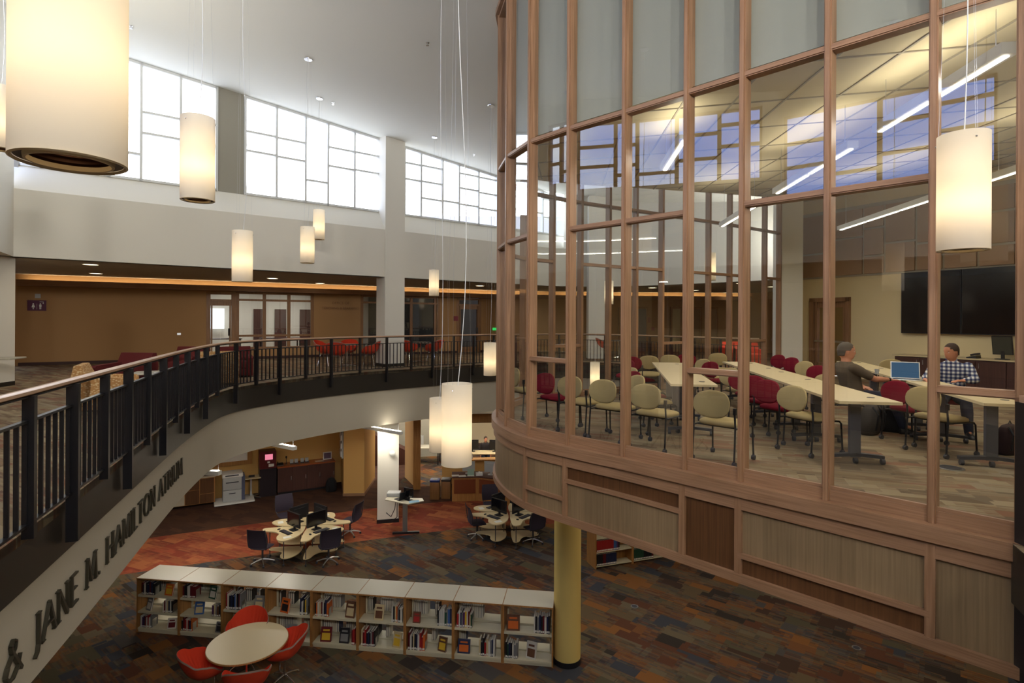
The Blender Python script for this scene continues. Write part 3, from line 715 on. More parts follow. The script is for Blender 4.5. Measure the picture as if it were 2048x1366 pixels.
for k, (x, y) in enumerate(((-15, 6.5), (-12, 3.0), (-16.5, 10.5))):  # out-of-view lamps added to lighten the left lounge mirrored in the glass
    r = thing('recessed_lamp', 'recessed lamp in the left lounge ceiling outside the picture, ' + ('middle', 'nearest the camera', 'nearest the corner')[k], 'ceiling lamp', (x, y, SOFF), 0, 'recessed lamps of the left lounge'); MB().lathe([(.2, 0), (.17, -.02)], seg=28, capa=False, capb=False).build('trim_ring', white_metal, r); MB().cyl((0, 0, -.008), .17, .003, 28).build('diffuser', lamp_warm, r)
    area_light('recessed_light', (x, y, SOFF - .03), (x, y, 0), .3, .3, 60, (1, .84, .62))
r = thing('wall_lamp', 'wall lamp behind the meeting room lighting the curved white wall', 'wall lamp', (9.3, 17.55, SOFF + .9)); MB().lathe([(.1, -.16), (.3, .06), (.29, .06), (.09, -.14)], seg=20, capa=True, capb=False).build('bowl', white_metal, r, smooth=40); MB().cyl((0, 0, -.3), .02, .2, 10).build('stem', white_metal, r)  # hidden lamp added to brighten the curved white wall
area_light('wall_lamp_light', (9.3, 17.55, SOFF + .9), (3.5, 22, SOFF + 1.6), .5, .5, 260, (1, .97, .92))
# ================================================================== GLASS-WALLED MEETING ROOM
FM = [(3.74, 4.11), (3.379, 4.484), (2.848, 5.033), (2.313, 5.586), (1.893, 6.021), (1.342, 6.59), (.752, 7.16), (.275, 7.69), (-.03, 8.38), (-.175, 9.15)]
BM = [(-.12, 9.95), (.22, 10.68), (.8, 11.2), (1.42, 11.68), (2.08, 12.1), (2.75, 12.5), (3.45, 12.95), (4.15, 13.4), (4.85, 13.85), (5.55, 14.3), (6.2, 14.75), (6.85, 15.2), (7.45, 15.65)]
DR = FM + BM
ZG0, ZG3, ZLOW, ZMID = CAMZ - 1.5, CAMZ + 2.43, CAMZ - .54, CAMZ + 1.15
WD = Vector((.474, -.881)).normalized(); W0 = Vector((9.16, 16.2))
def wl(t, off=0): p = W0 + WD * t + Vector((WD.y, -WD.x)) * off; return (p.x, p.y)      # off > 0 is into the room
room_poly = DR + [(7.6, 15.85), (8.25, 16.1), wl(-1.0), wl(9.4), (9.9, 3.5), (4.3, 3.55)]
def rc(x, y): return CAMZ + 2.5 + .085 * ((x - 1.9) * .7 + (y - 6.1) * .714)
# floor, ceiling
mb = MB(); mb.prism(room_poly, FU - .1, FU); struct(mb.build('floor_meeting_room', carp_room))
tile = mat('ceiling_tile', srgb(196, 184, 150), .9, spec=.1)
mb = MB(); n = len(room_poly); mb.add([(x, y, rc(x, y)) for x, y in room_poly], [tuple(range(n))]); struct(mb.build('ceiling_meeting_room', tile))
# T-bar grid
mb = MB(); g1 = Vector((.1, 1)).normalized(); g2 = Vector((-g1.y, g1.x))
def inside(p):
    c = False; P = room_poly
    for i in range(len(P)):
        a, b = P[i], P[i - 1]
        if (a[1] > p[1]) != (b[1] > p[1]) and p[0] < (b[0] - a[0]) * (p[1] - a[1]) / (b[1] - a[1]) + a[0]: c = not c
    return c
def gridline(o, d):
    k = -40; start = None
    while k <= 40:
        p = o + d * (k * .25)
        if inside(p):
            if start is None: start = p
            last = p
        elif start is not None:
            mb.bar((start.x, start.y, rc(*start) - .006), (last.x, last.y, rc(*last) - .006), .02, .012); start = None
        k += 1
for k in range(-14, 16): gridline(Vector((6, 10)) + g2 * (k * .61), g1)
for k in range(-8, 9): gridline(Vector((6, 10)) + g1 * (k * 1.22), g2)
struct(mb.build('trim_ceiling_grid', mat('grid_metal', srgb(148, 138, 116), .6)))
# mullions, transoms, panes bay by bay; transom pattern repeats every three bays
cen = Vector((4.5, 9.5))
def outn(p, q):
    d = (Vector(q) - Vector(p)).normalized(); n = Vector((d.y, -d.x))
    return n if n.dot((Vector(p) + Vector(q)) / 2 - cen) > 0 else -n
def vn(i):
    ns = []
    if i > 0: ns.append(outn(DR[i - 1], DR[i]))
    if i < len(DR) - 1: ns.append(outn(DR[i], DR[i + 1]))
    n = sum(ns, Vector((0, 0))); return n.normalized()
spandrel = mat('spandrel_panel', srgb(150, 150, 138), .7)
for i in range(len(DR) - 1):
    p, q = Vector(DR[i]), Vector(DR[i + 1]); n = outn(p, q); d = (q - p).normalized()
    r = struct(thing('window_%d' % (20 + i), None, None))
    zt_p, zt_q = (ceil_z(*p), ceil_z(*q))
    zt = (zt_p + zt_q) / 2
    nv = vn(i)
    m = MB(); m.bar((p.x, p.y, ZG0 - .1), (p.x, p.y, zt_p - .02), .062, .13, (nv.x, nv.y, 0)); m.bar((p.x + nv.x * .072, p.y + nv.y * .072, ZG0 - .1), (p.x + nv.x * .072, p.y + nv.y * .072, zt_p - .02), .04, .016, (nv.x, nv.y, 0)); m.build('mullion', oak_v, r)
    kind = 'low' if i % 3 == 0 else 'mid'
    if i >= len(FM) - 1: kind = 'low' if (i - len(FM)) % 4 == 2 else 'mid'
    levels = [ZG3, ZLOW if kind == 'low' else ZMID]
    if i == 0: levels = [ZG3, ZLOW]
    for z in levels:
        t = MB(); t.bar((p.x, p.y, z), (q.x, q.y, z), .11, .06); t.bar((p.x + n.x * .06, p.y + n.y * .06, z), (q.x + n.x * .06, q.y + n.y * .06, z), .014, .04); t.build('transom', oak_h, r)
    t = MB(); t.bar((p.x, p.y, ZG0 - .05), (q.x, q.y, ZG0 - .05), .11, .10); t.bar((p.x + n.x * .03, p.y + n.y * .03, ZG0 + .015), (q.x + n.x * .03, q.y + n.y * .03, ZG0 + .015), .03, .03); t.build('bottom_rail', oak_h, r)
    hz = [min(ceil_z(*p), 99) - .06, min(ceil_z(*q), 99) - .06]
    t = MB(); t.bar((p.x, p.y, hz[0]), (q.x, q.y, hz[1]), .13, .12); t.bar((p.x + n.x * .09, p.y + n.y * .09, hz[0] + .02), (q.x + n.x * .09, q.y + n.y * .09, hz[1] + .02), .06, .08); t.build('head_rail', oak_h, r)
    zs = [ZG0, *sorted(levels), None]
    for a, b in zip(zs, zs[1:]):
        g = MB(); za, zb_ = (a, a), ((hz[0], hz[1]) if b is None else (b, b))
        g.add([(p.x, p.y, za[0]), (q.x, q.y, za[1]), (q.x, q.y, zb_[1]), (p.x, p.y, zb_[0])], [(0, 1, 2, 3)]); g.build('pane', glass_room, r)
    s = MB(); a, b = p - n * .1, q - n * .1
    z3 = ZG3 if i < len(FM) else rc(*((p + q) / 2)) - .02
    s.bar((a.x, a.y, (z3 + zt) / 2), (b.x, b.y, (z3 + zt) / 2), .02, zt - z3 - .1)
    s.build('spandrel_panel', spandrel, r)
m = MB(); p = Vector(DR[-1]); m.bar((p.x, p.y, ZG0 - .1), (p.x, p.y, ceil_z(*p)), .07, .13, (.7, -.7, 0)); struct(m.build('trim_mullion_end', oak_v))
# ---- timber apron under the glass
AP = spline([(3.95, 3.9)] + FM + BM[:9], 5)
dense = AP
def offd(d): return offset_line(dense, d)
sgn = 1 if (Vector(offset_line(dense, .1)[5]) - cen).length > (Vector(dense[5]) - cen).length else -1
def off(d): return offset_line(dense, d * sgn)
ZC1, ZC0, ZB = CAMZ - 1.60, CAMZ - 1.73, CAMZ - 2.58
mb = MB(); slab(mb, off(-.05), off(.15), ZC0, ZC1); struct(mb.build('trim_sill_cap', oak_h, smooth=20))
mb = MB(); slab(mb, off(0), off(.115), ZC0 - .13, ZC0); struct(mb.build('trim_apron_rail', oak_h, smooth=20))
mb = MB(); slab(mb, off(0), off(.125), ZB, ZB + .09); struct(mb.build('trim_apron_foot', oak_h, smooth=20))
mb = MB(); slab(mb, off(.0), off(-.08), ZB + .02, FU); struct(mb.build('wall_apron', oak_panel, smooth=20))
mb = MB(); strip(mb, off(.04), ZB + .01, [(7, 9)] * len(dense), ZB + .01); struct(mb.build('ceiling_under_room', ceil_white))
def idx(pt): return min(range(len(dense)), key=lambda k: math.dist(dense[k], pt))
S = {k: idx(FM[k]) for k in range(10)}; S[-1] = 0; S[10] = idx(BM[0]); S[14] = idx(BM[4]); S[12] = idx(BM[2])
def panel(a, b, z0, z1, m, name='apron_panel'):
    A_, B_ = sorted((a, b)); P = off(.085)[A_:B_ + 1]; Q = off(.0)[A_:B_ + 1]
    mb = MB(); slab(mb, P, Q, z0, z1); return struct(mb.build(name, m, smooth=20))
def stile(k):
    d = (Vector(dense[min(k + 1, len(dense) - 1)]) - Vector(dense[max(0, k - 1)])).normalized(); n = Vector((d.y, -d.x))
    if n.dot(Vector(dense[k]) - cen) < 0: n = -n
    c = Vector(dense[k]) + n * .06
    mb = MB(); mb.bar((c.x, c.y, ZB + .03), (c.x, c.y, ZC0 - .02), .07, .115, (n.x, n.y, 0)); struct(mb.build('trim_stile', oak_v))
def rail(a, b, z):
    A_, B_ = sorted((a, b)); mb = MB(); slab(mb, off(0)[A_:B_ + 1], off(.118)[A_:B_ + 1], z - .025, z + .025); struct(mb.build('trim_panel_rail', oak_h, smooth=20))
zT, zBm = ZC0 - .12, ZB + .08
rr = lambda v: CAMZ + v
panel(S[-1], S[1], zBm, zT, oak_panel, 'trim_panel')
panel(S[1], S[3], rr(-2.30), zT, oak_panel, 'trim_panel'); rail(S[1], S[3], rr(-2.31)); panel(S[1], S[3], zBm, rr(-2.31), walnut_panel, 'trim_panel')
panel(S[3], S[4], zBm, zT, walnut_panel, 'trim_panel')
panel(S[4], S[6], rr(-2.03), zT, walnut_panel, 'trim_panel'); rail(S[4], S[6], rr(-2.04)); panel(S[4], S[6], zBm, rr(-2.04), oak_panel, 'trim_panel')
panel(S[6], S[7], zBm, zT, oak_panel, 'trim_panel'); rail(S[6], S[7], rr(-2.28))
panel(S[7], len(dense) - 1, zBm, zT, oak_panel, 'trim_panel')
for k in (1, 3, 4, 6, 7, 10, 12, 14): stile(S[k])
stile(2)
# ---- walls of the room
dh = (-.46, .56, FU, FU + 2.18)
wall_open('wall_screen', wl(-1.0), wl(9.4), FU - .05, CAMZ + 3.6, [(.52, 1.58, FU, FU + 2.2)], .2, wall_cream, 1)
mb = MB(); mb.cbox((7.82, 15.9, 8.2), (.66, .5, 6.6), Matrix.Rotation(-.2, 3, 'Z')); tag(mb.build('square_column', wall_white), 'white square column in the back corner of the meeting room beside the door', 'column', kind='structure')
wall_open('wall_room_corner', (8.0, 16.1), wl(-1.0), FU, CAMZ + 3.6, [], .15, wall_cream, 1)
wall_open('wall_room_right', wl(9.4), (9.9, 3.5), FU, CAMZ + 3.6, [], .2, wall_cream, -1)
wall_open('wall_room_near', (9.9, 3.5), (4.3, 3.55), FU - 1, CAMZ + 5, [], .2, wall_white, 1)
wall_open('wall_room_jamb', (4.3, 3.55), (3.76, 4.05), ZB, CAMZ + 5, [], .12, wall_white, 1)
# door in the screen wall
r = struct(thing('door_3', None, None)); mb = MB(); nW = Vector((WD.y, -WD.x))
for t in (-.48, .58): p = wl(t, .03); mb.bar((*p, FU), (*p, FU + 2.25), .12, .12, (WD.x, WD.y, 0))
p, q = wl(-.54, .03), wl(.64, .03); mb.bar((*p, FU + 2.2), (*q, FU + 2.2), .12, .12); mb.build('door_frame', oak_v, r)
mb = MB()
for t in (-.36, .46): p = wl(t, -.03); mb.bar((*p, FU + .02), (*p, FU + 2.13), .13, .05, (WD.x, WD.y, 0))
for z, h in ((FU + .2, .35), (FU + 2.06, .16)): p, q = wl(-.4, -.03), wl(.5, -.03); mb.bar((*p, z), (*q, z), .05, h)
mb.build('door_leaf', oak_v, r)
mb = MB(); p, q = wl(-.36, -.03), wl(.46, -.03); mb.add([(*p, FU), (*q, FU), (*q, FU + 2.1), (*p, FU + 2.1)], [(0, 1, 2, 3)]); mb.build('pane', glass_store, r)
mb = MB(); p, q = wl(-.38, .06), wl(.48, .06); mb.bar((*p, FU + 1.0), (*q, FU + 1.0), .05, .05); mb.build('push_bar', alu, r)
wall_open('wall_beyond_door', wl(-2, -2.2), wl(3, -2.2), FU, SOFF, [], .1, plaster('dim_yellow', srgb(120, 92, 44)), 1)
# exit light above the push bar
# acoustic panels
ac = mat('acoustic_fabric', srgb(172, 144, 120), .95, spec=.05); acs = mat('panel_joint', srgb(176, 166, 148), .7)
mb = MB(); P = [wl(-.95, .02), wl(9.3, .02)]; mb.bar((*P[0], CAMZ + 2.2), (*P[1], CAMZ + 2.2), .02, 1.95); struct(mb.build('trim_panel_backing', acs))
cuts = [-.9, .15, 1.0, 1.55, 2.3, 2.9, 3.6, 4.3, 5.2, 6.1, 7.2, 8.3, 9.2]
for k, (a, b) in enumerate(zip(cuts, cuts[1:])):
    zz = [[1.25, 1.95, 3.1], [1.25, 2.3, 3.1], [1.25, 1.75, 2.5, 3.1], [1.25, 2.05, 3.1]][k % 4]
    for c, e in zip(zz, zz[1:]):
        mb = MB(); p, q = wl(a + .03, .05), wl(b - .03, .05); mb.bar((*p, CAMZ + (c + e) / 2), (*q, CAMZ + (c + e) / 2), .05, e - c - .06)
        r_ = mb.build('trim_acoustic_panel', ac); struct(r_)
# ---- reading: upper guard rail
RP = resample(E, .76); iA = min(range(len(RP)), key=lambda i: (RP[i][0] - Vector((-2.7, 1.9))).length)
path = [tuple(p[0]) for p in resample(E, .18)]
iS = min(range(len(path)), key=lambda i: math.dist(path[i], (-2.6, 1.7)))
path = path[iS:]
root = thing('guard_railing', 'black steel balcony railing with oak handrail sweeping round the atrium opening', 'railing')
OFF = -.05
pc = offset_line(path, OFF)
hr = MB(); 
def sweep(mb, P, prof, closed=True):
    R = []
    for i, p in enumerate(P):
        a = Vector(P[max(i - 1, 0)][:2]); b = Vector(P[min(i + 1, len(P) - 1)][:2]); t = (b - a).normalized(); n = Vector((-t.y, t.x))
        R.append([(p[0] + n.x * u, p[1] + n.y * u, v) for u, v in prof])
    return mb.rings(R)
zh = FU + 1.07
sweep(hr, pc, [(-.035, zh - .035), (-.012, zh - .05), (.012, zh - .05), (.035, zh - .035), (.036, zh - .012), (.02, zh), (-.02, zh), (-.036, zh - .012)])
hr.build('handrail', oak_rail, root, smooth=40)
mb = MB(); sweep(mb, pc, [(-.02, zh - .062), (.02, zh - .062), (.02, zh - .05), (-.02, zh - .05)]); mb.build('cap_flat', steel_black, root)
mb = MB(); sweep(mb, pc, [(-.02, FU + .825), (.02, FU + .825), (.02, FU + .845), (-.02, FU + .845)]); mb.build('top_rail', steel_black, root)
mb = MB(); sweep(mb, pc, [(-.02, FU + .07), (.02, FU + .07), (.02, FU + .09), (-.02, FU + .09)]); mb.build('bottom_rail', steel_black, root)
POST_PX = [38, 129, 194, 244, 284, 317, 343, 367, 387, 405, 428, 466, 508, 556, 608, 660, 717, 771, 820, 863, 905, 945, 985]
dp = [p[0] for p in resample(path, .02)]
def pxof(p): return CX + F * p[0] / p[1]
st = min(range(len(dp)), key=lambda i: (dp[i] - Vector((-3.2, 3.0))).length); idxs = []
for px in POST_PX:
    k = st
    while k < len(dp) - 1 and pxof(dp[k]) < px: k += 1
    idxs.append(k); st = k
pi = [max(0, idxs[0] - 38 * j) for j in (3, 2, 1)] + idxs
k = idxs[-1]
while k + 45 < len(dp): k += 45; pi.append(k)
for i, k in enumerate(pi):
    p = dp[k]; t = (dp[min(len(dp) - 1, k + 2)] - dp[max(0, k - 2)]).normalized(); n = Vector((-t.y, t.x)); p = p + n * (-.065)
    long_ = i % 2 == 0
    mb = MB(); mb.bar((p.x, p.y, FU - .34 if long_ else FU - .02), (p.x, p.y, FU + 1.02), .05, .09 if long_ else .075, (-t.y, t.x, 0))
    mb.build('post', steel_black, root)
bal = resample(pc, .1267); near, rest = [], MB(); cnt = 0
for k, (p, t, s) in enumerate(bal):
    if k < 1: continue
    if cnt < 100:
        mb = MB(); mb.bar((p.x, p.y, FU + .09), (p.x, p.y, FU + .83), .014, .03, (-t.y, t.x, 0)); mb.build('baluster', steel_black, root); cnt += 1
    else: rest.bar((p.x, p.y, FU + .09), (p.x, p.y, FU + .83), .014, .03, (-t.y, t.x, 0))
rest.build('baluster_run', steel_black, root)['kind'] = 'stuff'
# short railing that meets the meeting room on the right
root = thing('guard_railing', 'short black railing end with oak handrail at the right edge beside the glass room', 'railing')
p0, p1 = Vector((3.70, 4.02)), Vector((3.55, 3.1)); 
mb = MB(); P = [tuple(p0.lerp(p1, k / 4)) for k in range(5)]; sweep(mb, P, [(-.05, zh - .05), (.05, zh - .05), (.05, zh), (-.05, zh)]); mb.build('handrail', oak_rail, root)
mb = MB(); mb.bar((p0.x, p0.y, FU - 1.0), (p0.x, p0.y, zh - .05), .09, .09); mb.build('post', steel_black, root)
mb = MB(); sweep(mb, P, [(-.02, FU + .825), (.02, FU + .825), (.02, FU + .845), (-.02, FU + .845)]); mb.build('top_rail', steel_black, root)
mb = MB(); sweep(mb, P, [(-.02, FU - .7), (.02, FU - .7), (.02, FU + .05), (-.02, FU + .05)]); mb.build('fascia_plate', fascia_black, root)
for k in range(1, 7):
    q = p0.lerp(p1, k / 7); mb = MB(); mb.bar((q.x, q.y, FU), (q.x, q.y, FU + .83), .014, .03); mb.build('baluster', steel_black, root)
# ---- lettering on the balcony band
LT = {'A': [(0, 0, .42, 1, .05), (.42, 1, .84, 0, .11), (.15, .36, .68, .36, .05)], 'E': [(.1, 0, .1, 1, .11), (.1, .97, .56, .97, .06), (.1, .52, .5, .52, .05), (.1, .03, .6, .03, .06)],
      'H': [(.1, 0, .1, 1, .11), (.74, 0, .74, 1, .11), (.1, .52, .74, .52, .05)], 'I': [(.1, 0, .1, 1, .11)], 'J': [(.24, .1, .24, 1, .11), (.24, .12, .16, -.1, .09), (.16, -.1, 0, -.2, .06)],
      'L': [(.1, 0, .1, 1, .11), (.1, .03, .56, .03, .06)], 'M': [(.06, 0, .14, 1, .05), (.14, 1, .5, .1, .11), (.5, .1, .86, 1, .05), (.86, 1, .96, 0, .11)],
      'N': [(.08, 0, .08, 1, .05), (.08, 1, .74, 0, .11), (.74, 0, .74, 1, .05)], 'T': [(.38, 0, .38, 1, .11), (0, .97, .76, .97, .06)],
      'U': [(.08, 1, .08, .3, .11), (.08, .3, .2, .06, .1), (.2, .06, .42, 0, .07), (.42, 0, .62, .08, .07), (.62, .08, .72, .3, .06), (.72, .3, .72, 1, .05)],
      'R': [(.1, 0, .1, 1, .11), (.1, .97, .4, .96, .06), (.4, .96, .56, .84, .09), (.56, .84, .58, .7, .11), (.58, .7, .48, .54, .09), (.48, .54, .1, .48, .05), (.34, .5, .74, 0, .11)],
      'O': [(.5 + .46 * math.cos(t * PI / 8), .5 + .5 * math.sin(t * PI / 8), .5 + .46 * math.cos((t + 1) * PI / 8), .5 + .5 * math.sin((t + 1) * PI / 8), .05 + .06 * abs(math.cos((t + .5) * PI / 8))) for t in range(16)],
      '.': [(.08, .0, .08, .1, .11)],
      '&': [(.86, .02, .34, .72, .1), (.34, .72, .3, .88, .08), (.3, .88, .42, 1, .06), (.42, 1, .56, .9, .06), (.56, .9, .52, .74, .05), (.52, .74, .14, .42, .06), (.14, .42, .02, .22, .1), (.02, .22, .16, .02, .08), (.16, .02, .42, 0, .06), (.42, 0, .66, .16, .05), (.66, .16, .8, .46, .05)]}
WID = {'A': .84, 'E': .62, 'H': .84, 'I': .2, 'J': .34, 'L': .6, 'M': 1.0, 'N': .82, 'T': .76, 'U': .8, 'R': .76, 'O': 1.0, '.': .18, '&': .9, ' ': .42}
SER = {'A': [(0, 0), (.84, 0)], 'E': [], 'H': [(.1, 0), (.1, 1), (.74, 0), (.74, 1)], 'I': [(.1, 0), (.1, 1)], 'J': [(.24, 1)], 'L': [(.1, 1), (.1, 0)], 'M': [(.06, 0), (.96, 0), (.1, 1), (.9, 1)], 'N': [(.08, 0), (.04, 1), (.74, 1)], 'T': [(.38, 0)], 'U': [(.08, 1), (.72, 1)], 'R': [(.1, 0), (.06, 1)], 'O': [], '.': [], '&': []}
bpth = offset_line(E, .10); cumb = [0]
for a, b in zip(bpth, bpth[1:]): cumb.append(cumb[-1] + math.dist(a, b))
def bpos(s):
    for k in range(len(cumb) - 1):
        if cumb[k + 1] >= s: break
    t = (s - cumb[k]) / (cumb[k + 1] - cumb[k]); a, b = Vector(bpth[k]), Vector(bpth[k + 1]); return a.lerp(b, t), (b - a).normalized()
def s_at_px(px, z=3.94):
    best = min(range(400), key=lambda k: abs(proj(bpos(s0r + k * .02)[0], z)[0] - px)); return s0r + best * .02
def proj(p, z):
    x, y, zz = p[0], p[1], z - CAMZ; u, v = x / y, zz / y; c, s_ = math.cos(ROLL), math.sin(ROLL)
    return (CX + F * (u * c + v * s_), CY - F * (-u * s_ + v * c))
s0r = cumb[min(range(len(bpth)), key=lambda i: math.dist(bpth[i], (-3.2, 2.7)))]
root = thing('wall_lettering', 'dark raised capital letters spelling & JANE M. HAMILTON ATRIUM on the white balcony band', 'lettering')
TXT = '& JANE M. HAMILTON ATRIUM'; LH = .285
sA, sB = s_at_px(3, 3.8), s_at_px(362, 4.0)
tot = sum(WID[c] + .16 for c in TXT) - .16; k = (sB - sA) / tot; u = 0
let_m = mat('bronze_letters', srgb(62, 58, 46), .4, .3)
for ch in TXT:
    if ch != ' ':
        mb = MB()
        def P3(x, y, o):
            p, t = bpos(sA + (u + x) * k); n = Vector((t.y, -t.x)); return (p.x + n.x * o, p.y + n.y * o, 3.80 + y * LH)
        segs = [(a, b, c, d, w) for a, b, c, d, w in LT[ch]] + [(a - .11, b + (.012 if b == 0 else -.012), a + .11, b + (.012 if b == 0 else -.012), .035) for a, b in SER[ch]]
        for x0, y0_, x1, y1_, w in segs:
            dx, dy = (x1 - x0) * k, (y1_ - y0_) * LH; L = math.hypot(dx, dy); nx, ny = -dy / L * w * .5 * .26 / k, dx / L * w * .5 * .26 / LH
            q = [(x0 + nx, y0_ + ny), (x0 - nx, y0_ - ny), (x1 - nx, y1_ - ny), (x1 + nx, y1_ + ny)]
            mb.add([P3(x, y, .004) for x, y in q] + [P3(x, y, .03) for x, y in q], [(0, 1, 2, 3), (4, 5, 6, 7), (0, 1, 5, 4), (1, 2, 6, 5), (2, 3, 7, 6), (3, 0, 4, 7)])
        mb.build('letter', let_m, root)
    u += WID[ch] + .16
# ================================================================== PENDANT LAMPS
def pendant(px, y0, y1, d, label, cord=None, lit=2.1, canopy=True):
    R, Hh = .1525, .81
    top = at(px, y0, d); 
    root = thing('pendant_lamp', label, 'pendant lamp', (top.x, top.y, top.z - Hh), 0, 'cylinder pendants hanging in the atrium')
    mb = MB(); n = 40
    ring = lambda r, z: [Vector((r * math.cos(2 * PI * k / n), r * math.sin(2 * PI * k / n), z)) for k in range(n)]
    mb.rings([ring(R, .0), ring(R, .02), ring(R, .4), ring(R, Hh)], True, False, False); mb.build('lamp_shade', opal, root, smooth=60)
    mb = MB(); mb.rings([ring(R + .001, .0), ring(R - .006, -.004), ring(R - .012, .004)], True, False, False); mb.rings([ring(.118, .012), ring(.116, -.003), ring(.108, -.003), ring(.106, .012)], True, False, False); mb.build('rim', mat('lamp_rim', srgb(215, 200, 165), .4), root, smooth=60)
    mb = MB(); mb.rings([ring(R - .012, .006), ring(.115, .012)], True, False, False)
    for k, (ra, rb, z) in enumerate(((.115, .108, .005), (.100, .092, .02), (.082, .075, .035), (.06, .054, .05))): mb.rings([ring(ra, z), ring(ra, z + .03), ring(rb, z + .045)], True, False, False)
    mb.build('baffle', mat('lamp_baffle', srgb(58, 34, 20), .35, .6), root, smooth=40)
    mb = MB(); mb.lathe([(.05, .06), (.03, .085)], seg=20); mb.build('bulb', emis('bulb_glow', (1, .7, .4, 1), 3) if 'bulb_glow' not in MATS else MATS['bulb_glow'], root)
    mb = MB()
    for a in (.3, 2.4, 4.5): mb.sphere(((R + .002) * math.cos(a), (R + .002) * math.sin(a), Hh - .055), .007, 8, 6)
    mb.build('screw', chrome, root)
    ct = ceil_z(top.x, top.y) - (top.z - Hh)
    if Vector((top.x - 4.5, top.y - 9.5)).length < 3: ct = rc(top.x, top.y) - (top.z - Hh)
    mb = MB()
    for a in (.3, 2.4, 4.5):
        mb.tube([((R - .01) * math.cos(a), (R - .01) * math.sin(a), Hh - .06), (.05 * math.cos(a), .05 * math.sin(a), ct - .02)], .0009, 4)
    mb.build('suspension_wire', alu, root)
    mb = MB(); w = cord or .05
    pts = []
    for k in range(13):
        t = k / 12; pts.append((w * math.sin(t * PI * 1.5) * (1 - t) , w * .5 * math.sin(t * 6) * (1 - t), Hh - .12 + t * (ct - Hh + .1)))
    mb.tube(pts, .0042, 6); mb.build('cord', plastic_white, root, smooth=60)
    mb = MB(); mb.lathe([(.005, -.02), (.085, -.02), (.09, -.01), (.09, .02)], (0, 0, ct - .012), 28); mb.build('canopy', chrome, root, smooth=40)
    L = point_light('pendant_bulb', (top.x, top.y, top.z - Hh + .32), lit, (1, .80, .54), .06)
    L2 = point_light('pendant_bulb', (top.x, top.y, top.z - Hh + .58), lit * .3, (1, .87, .68), .06)
    return root
pendant(143, -4 * 0 + 640 - (640 + 185), 330, 1.78, 'very large close opal cylinder lamp hanging at the top left', lit=1.35)
pendant(396, 236, 397, 5.5, 'opal cylinder lamp hanging in front of the left clerestory window')
pendant(485, 462, 560, 8.95, 'opal cylinder lamp below the grey pier between the clerestory windows', cord=.08)
pendant(615, 454, 525, 12.6, 'opal cylinder lamp, left and lower of the close pair before the second window')
pendant(638, 420, 478, 15.4, 'opal cylinder lamp, right and higher of the close pair before the second window')
pendant(868, 540, 596, 17.6, 'small opal cylinder lamp hanging right of the white column')
pendant(914, 767, 948, 5.62, 'large opal cylinder lamp hanging lowest over the lower floor', cord=.12)
pendant(879, 796, 900, 8.6, 'opal cylinder lamp partly hidden behind the lowest large one', cord=.06)
pendant(980, 685, 752, 13.8, 'opal cylinder lamp hanging beside the wooden glass wall edge')
pendant(1927, 270, 495, 3.93, 'large opal cylinder lamp in front of the glass wall at the right', cord=.06)
pendant(1, 174, 297, 7.3, 'opal cylinder lamp cut by the left edge of the picture')
pendant(1190, 724, 772, 17.9, 'small low opal cylinder lamp seen through the meeting room glass', lit=3)
pendant(1421, 506, 560, 16.6, 'small opal cylinder lamp seen through the glass right of the centre mullion', lit=3)
pendant(1218, 562, 605, 19.6, 'farthest opal cylinder lamp seen through the meeting room glass', lit=3)
# ceiling sprinklers
for px, py in ((262, 52), (666, 205), (948, 308), (855, 85)):
    d = 5.0
    for _ in range(30):
        p = at(px, py, d); d *= (ceil_z(p.x, p.y) - CAMZ) / (p.z - CAMZ) if p.z > CAMZ else 1
    p = at(px, py, d)
    mb = MB(); mb.cyl((p.x, p.y, p.z - .03), .012, .03, 10); mb.cyl((p.x, p.y, p.z - .06), .03, .008, 12); mb.cyl((p.x, p.y, p.z - .008), .035, .008, 14)
    tag(mb.build('sprinkler', chrome), 'small chrome sprinkler in the white ceiling, ' + {262: 'right of the big near lamp', 666: 'above the second window', 948: 'near the wooden glass wall', 855: 'in the open middle'}[px], 'sprinkler', 'ceiling sprinklers')
# ================================================================== CHAIR TYPES
def conf_chair(fabric, label='', loc=(0, 0, 0), rz=0, s=1, caster=True):
    r = thing('conference_chair', label, 'chair', loc, rz, 'meeting room chairs', s=s)
    mb = MB(); mb.pad((0, .02, .445), .48, .47, .06, 3.2, -.012, .03); mb.build('seat', fabric, r, smooth=50)
    M = Matrix.Rotation(math.radians(82), 3, 'X')
    mb = MB(); mb.pad((0, -.235, .66), .43, .31, .04, 2.35, .05, 0, M); mb.build('backrest', fabric, r, smooth=50)
    for sx_ in (-1, 1):
        mb = MB(); mb.tube([(sx_ * .235, .16, .405), (sx_ * .238, .215, .40), (sx_ * .24, .245, .37), (sx_ * .245, .262, .06)], .011, 8); mb.build('leg', plastic_black, r, smooth=60)
        mb = MB(); mb.tube([(sx_ * .245, -.24, .06), (sx_ * .242, -.21, .43), (sx_ * .238, -.225, .62)], .011, 8); mb.cbox((sx_ * .238, -.215, .60), (.03, .03, .07)); mb.build('leg', plastic_black, r, smooth=60)
    mb = MB(); mb.tube([(-.238, -.2, .405), (-.238, .17, .405)], .01, 8); mb.tube([(.238, -.2, .405), (.238, .17, .405)], .01, 8); mb.tube([(-.238, .1, .40), (.238, .1, .40)], .01, 8); mb.tube([(-.238, -.12, .40), (.238, -.12, .40)], .01, 8); mb.build('frame', plastic_black, r, smooth=60)
    for sx_, y in ((-1, .262), (1, .262), (-1, -.24), (1, -.24)):
        mb = MB(); mb.cyl((sx_ * .245 - .018, y, .028), .027, .036, 14, 'x'); mb.cbox((sx_ * .245, y, .055), (.014, .03, .02)); mb.build('caster', plastic_dark, r, smooth=40)
    return r
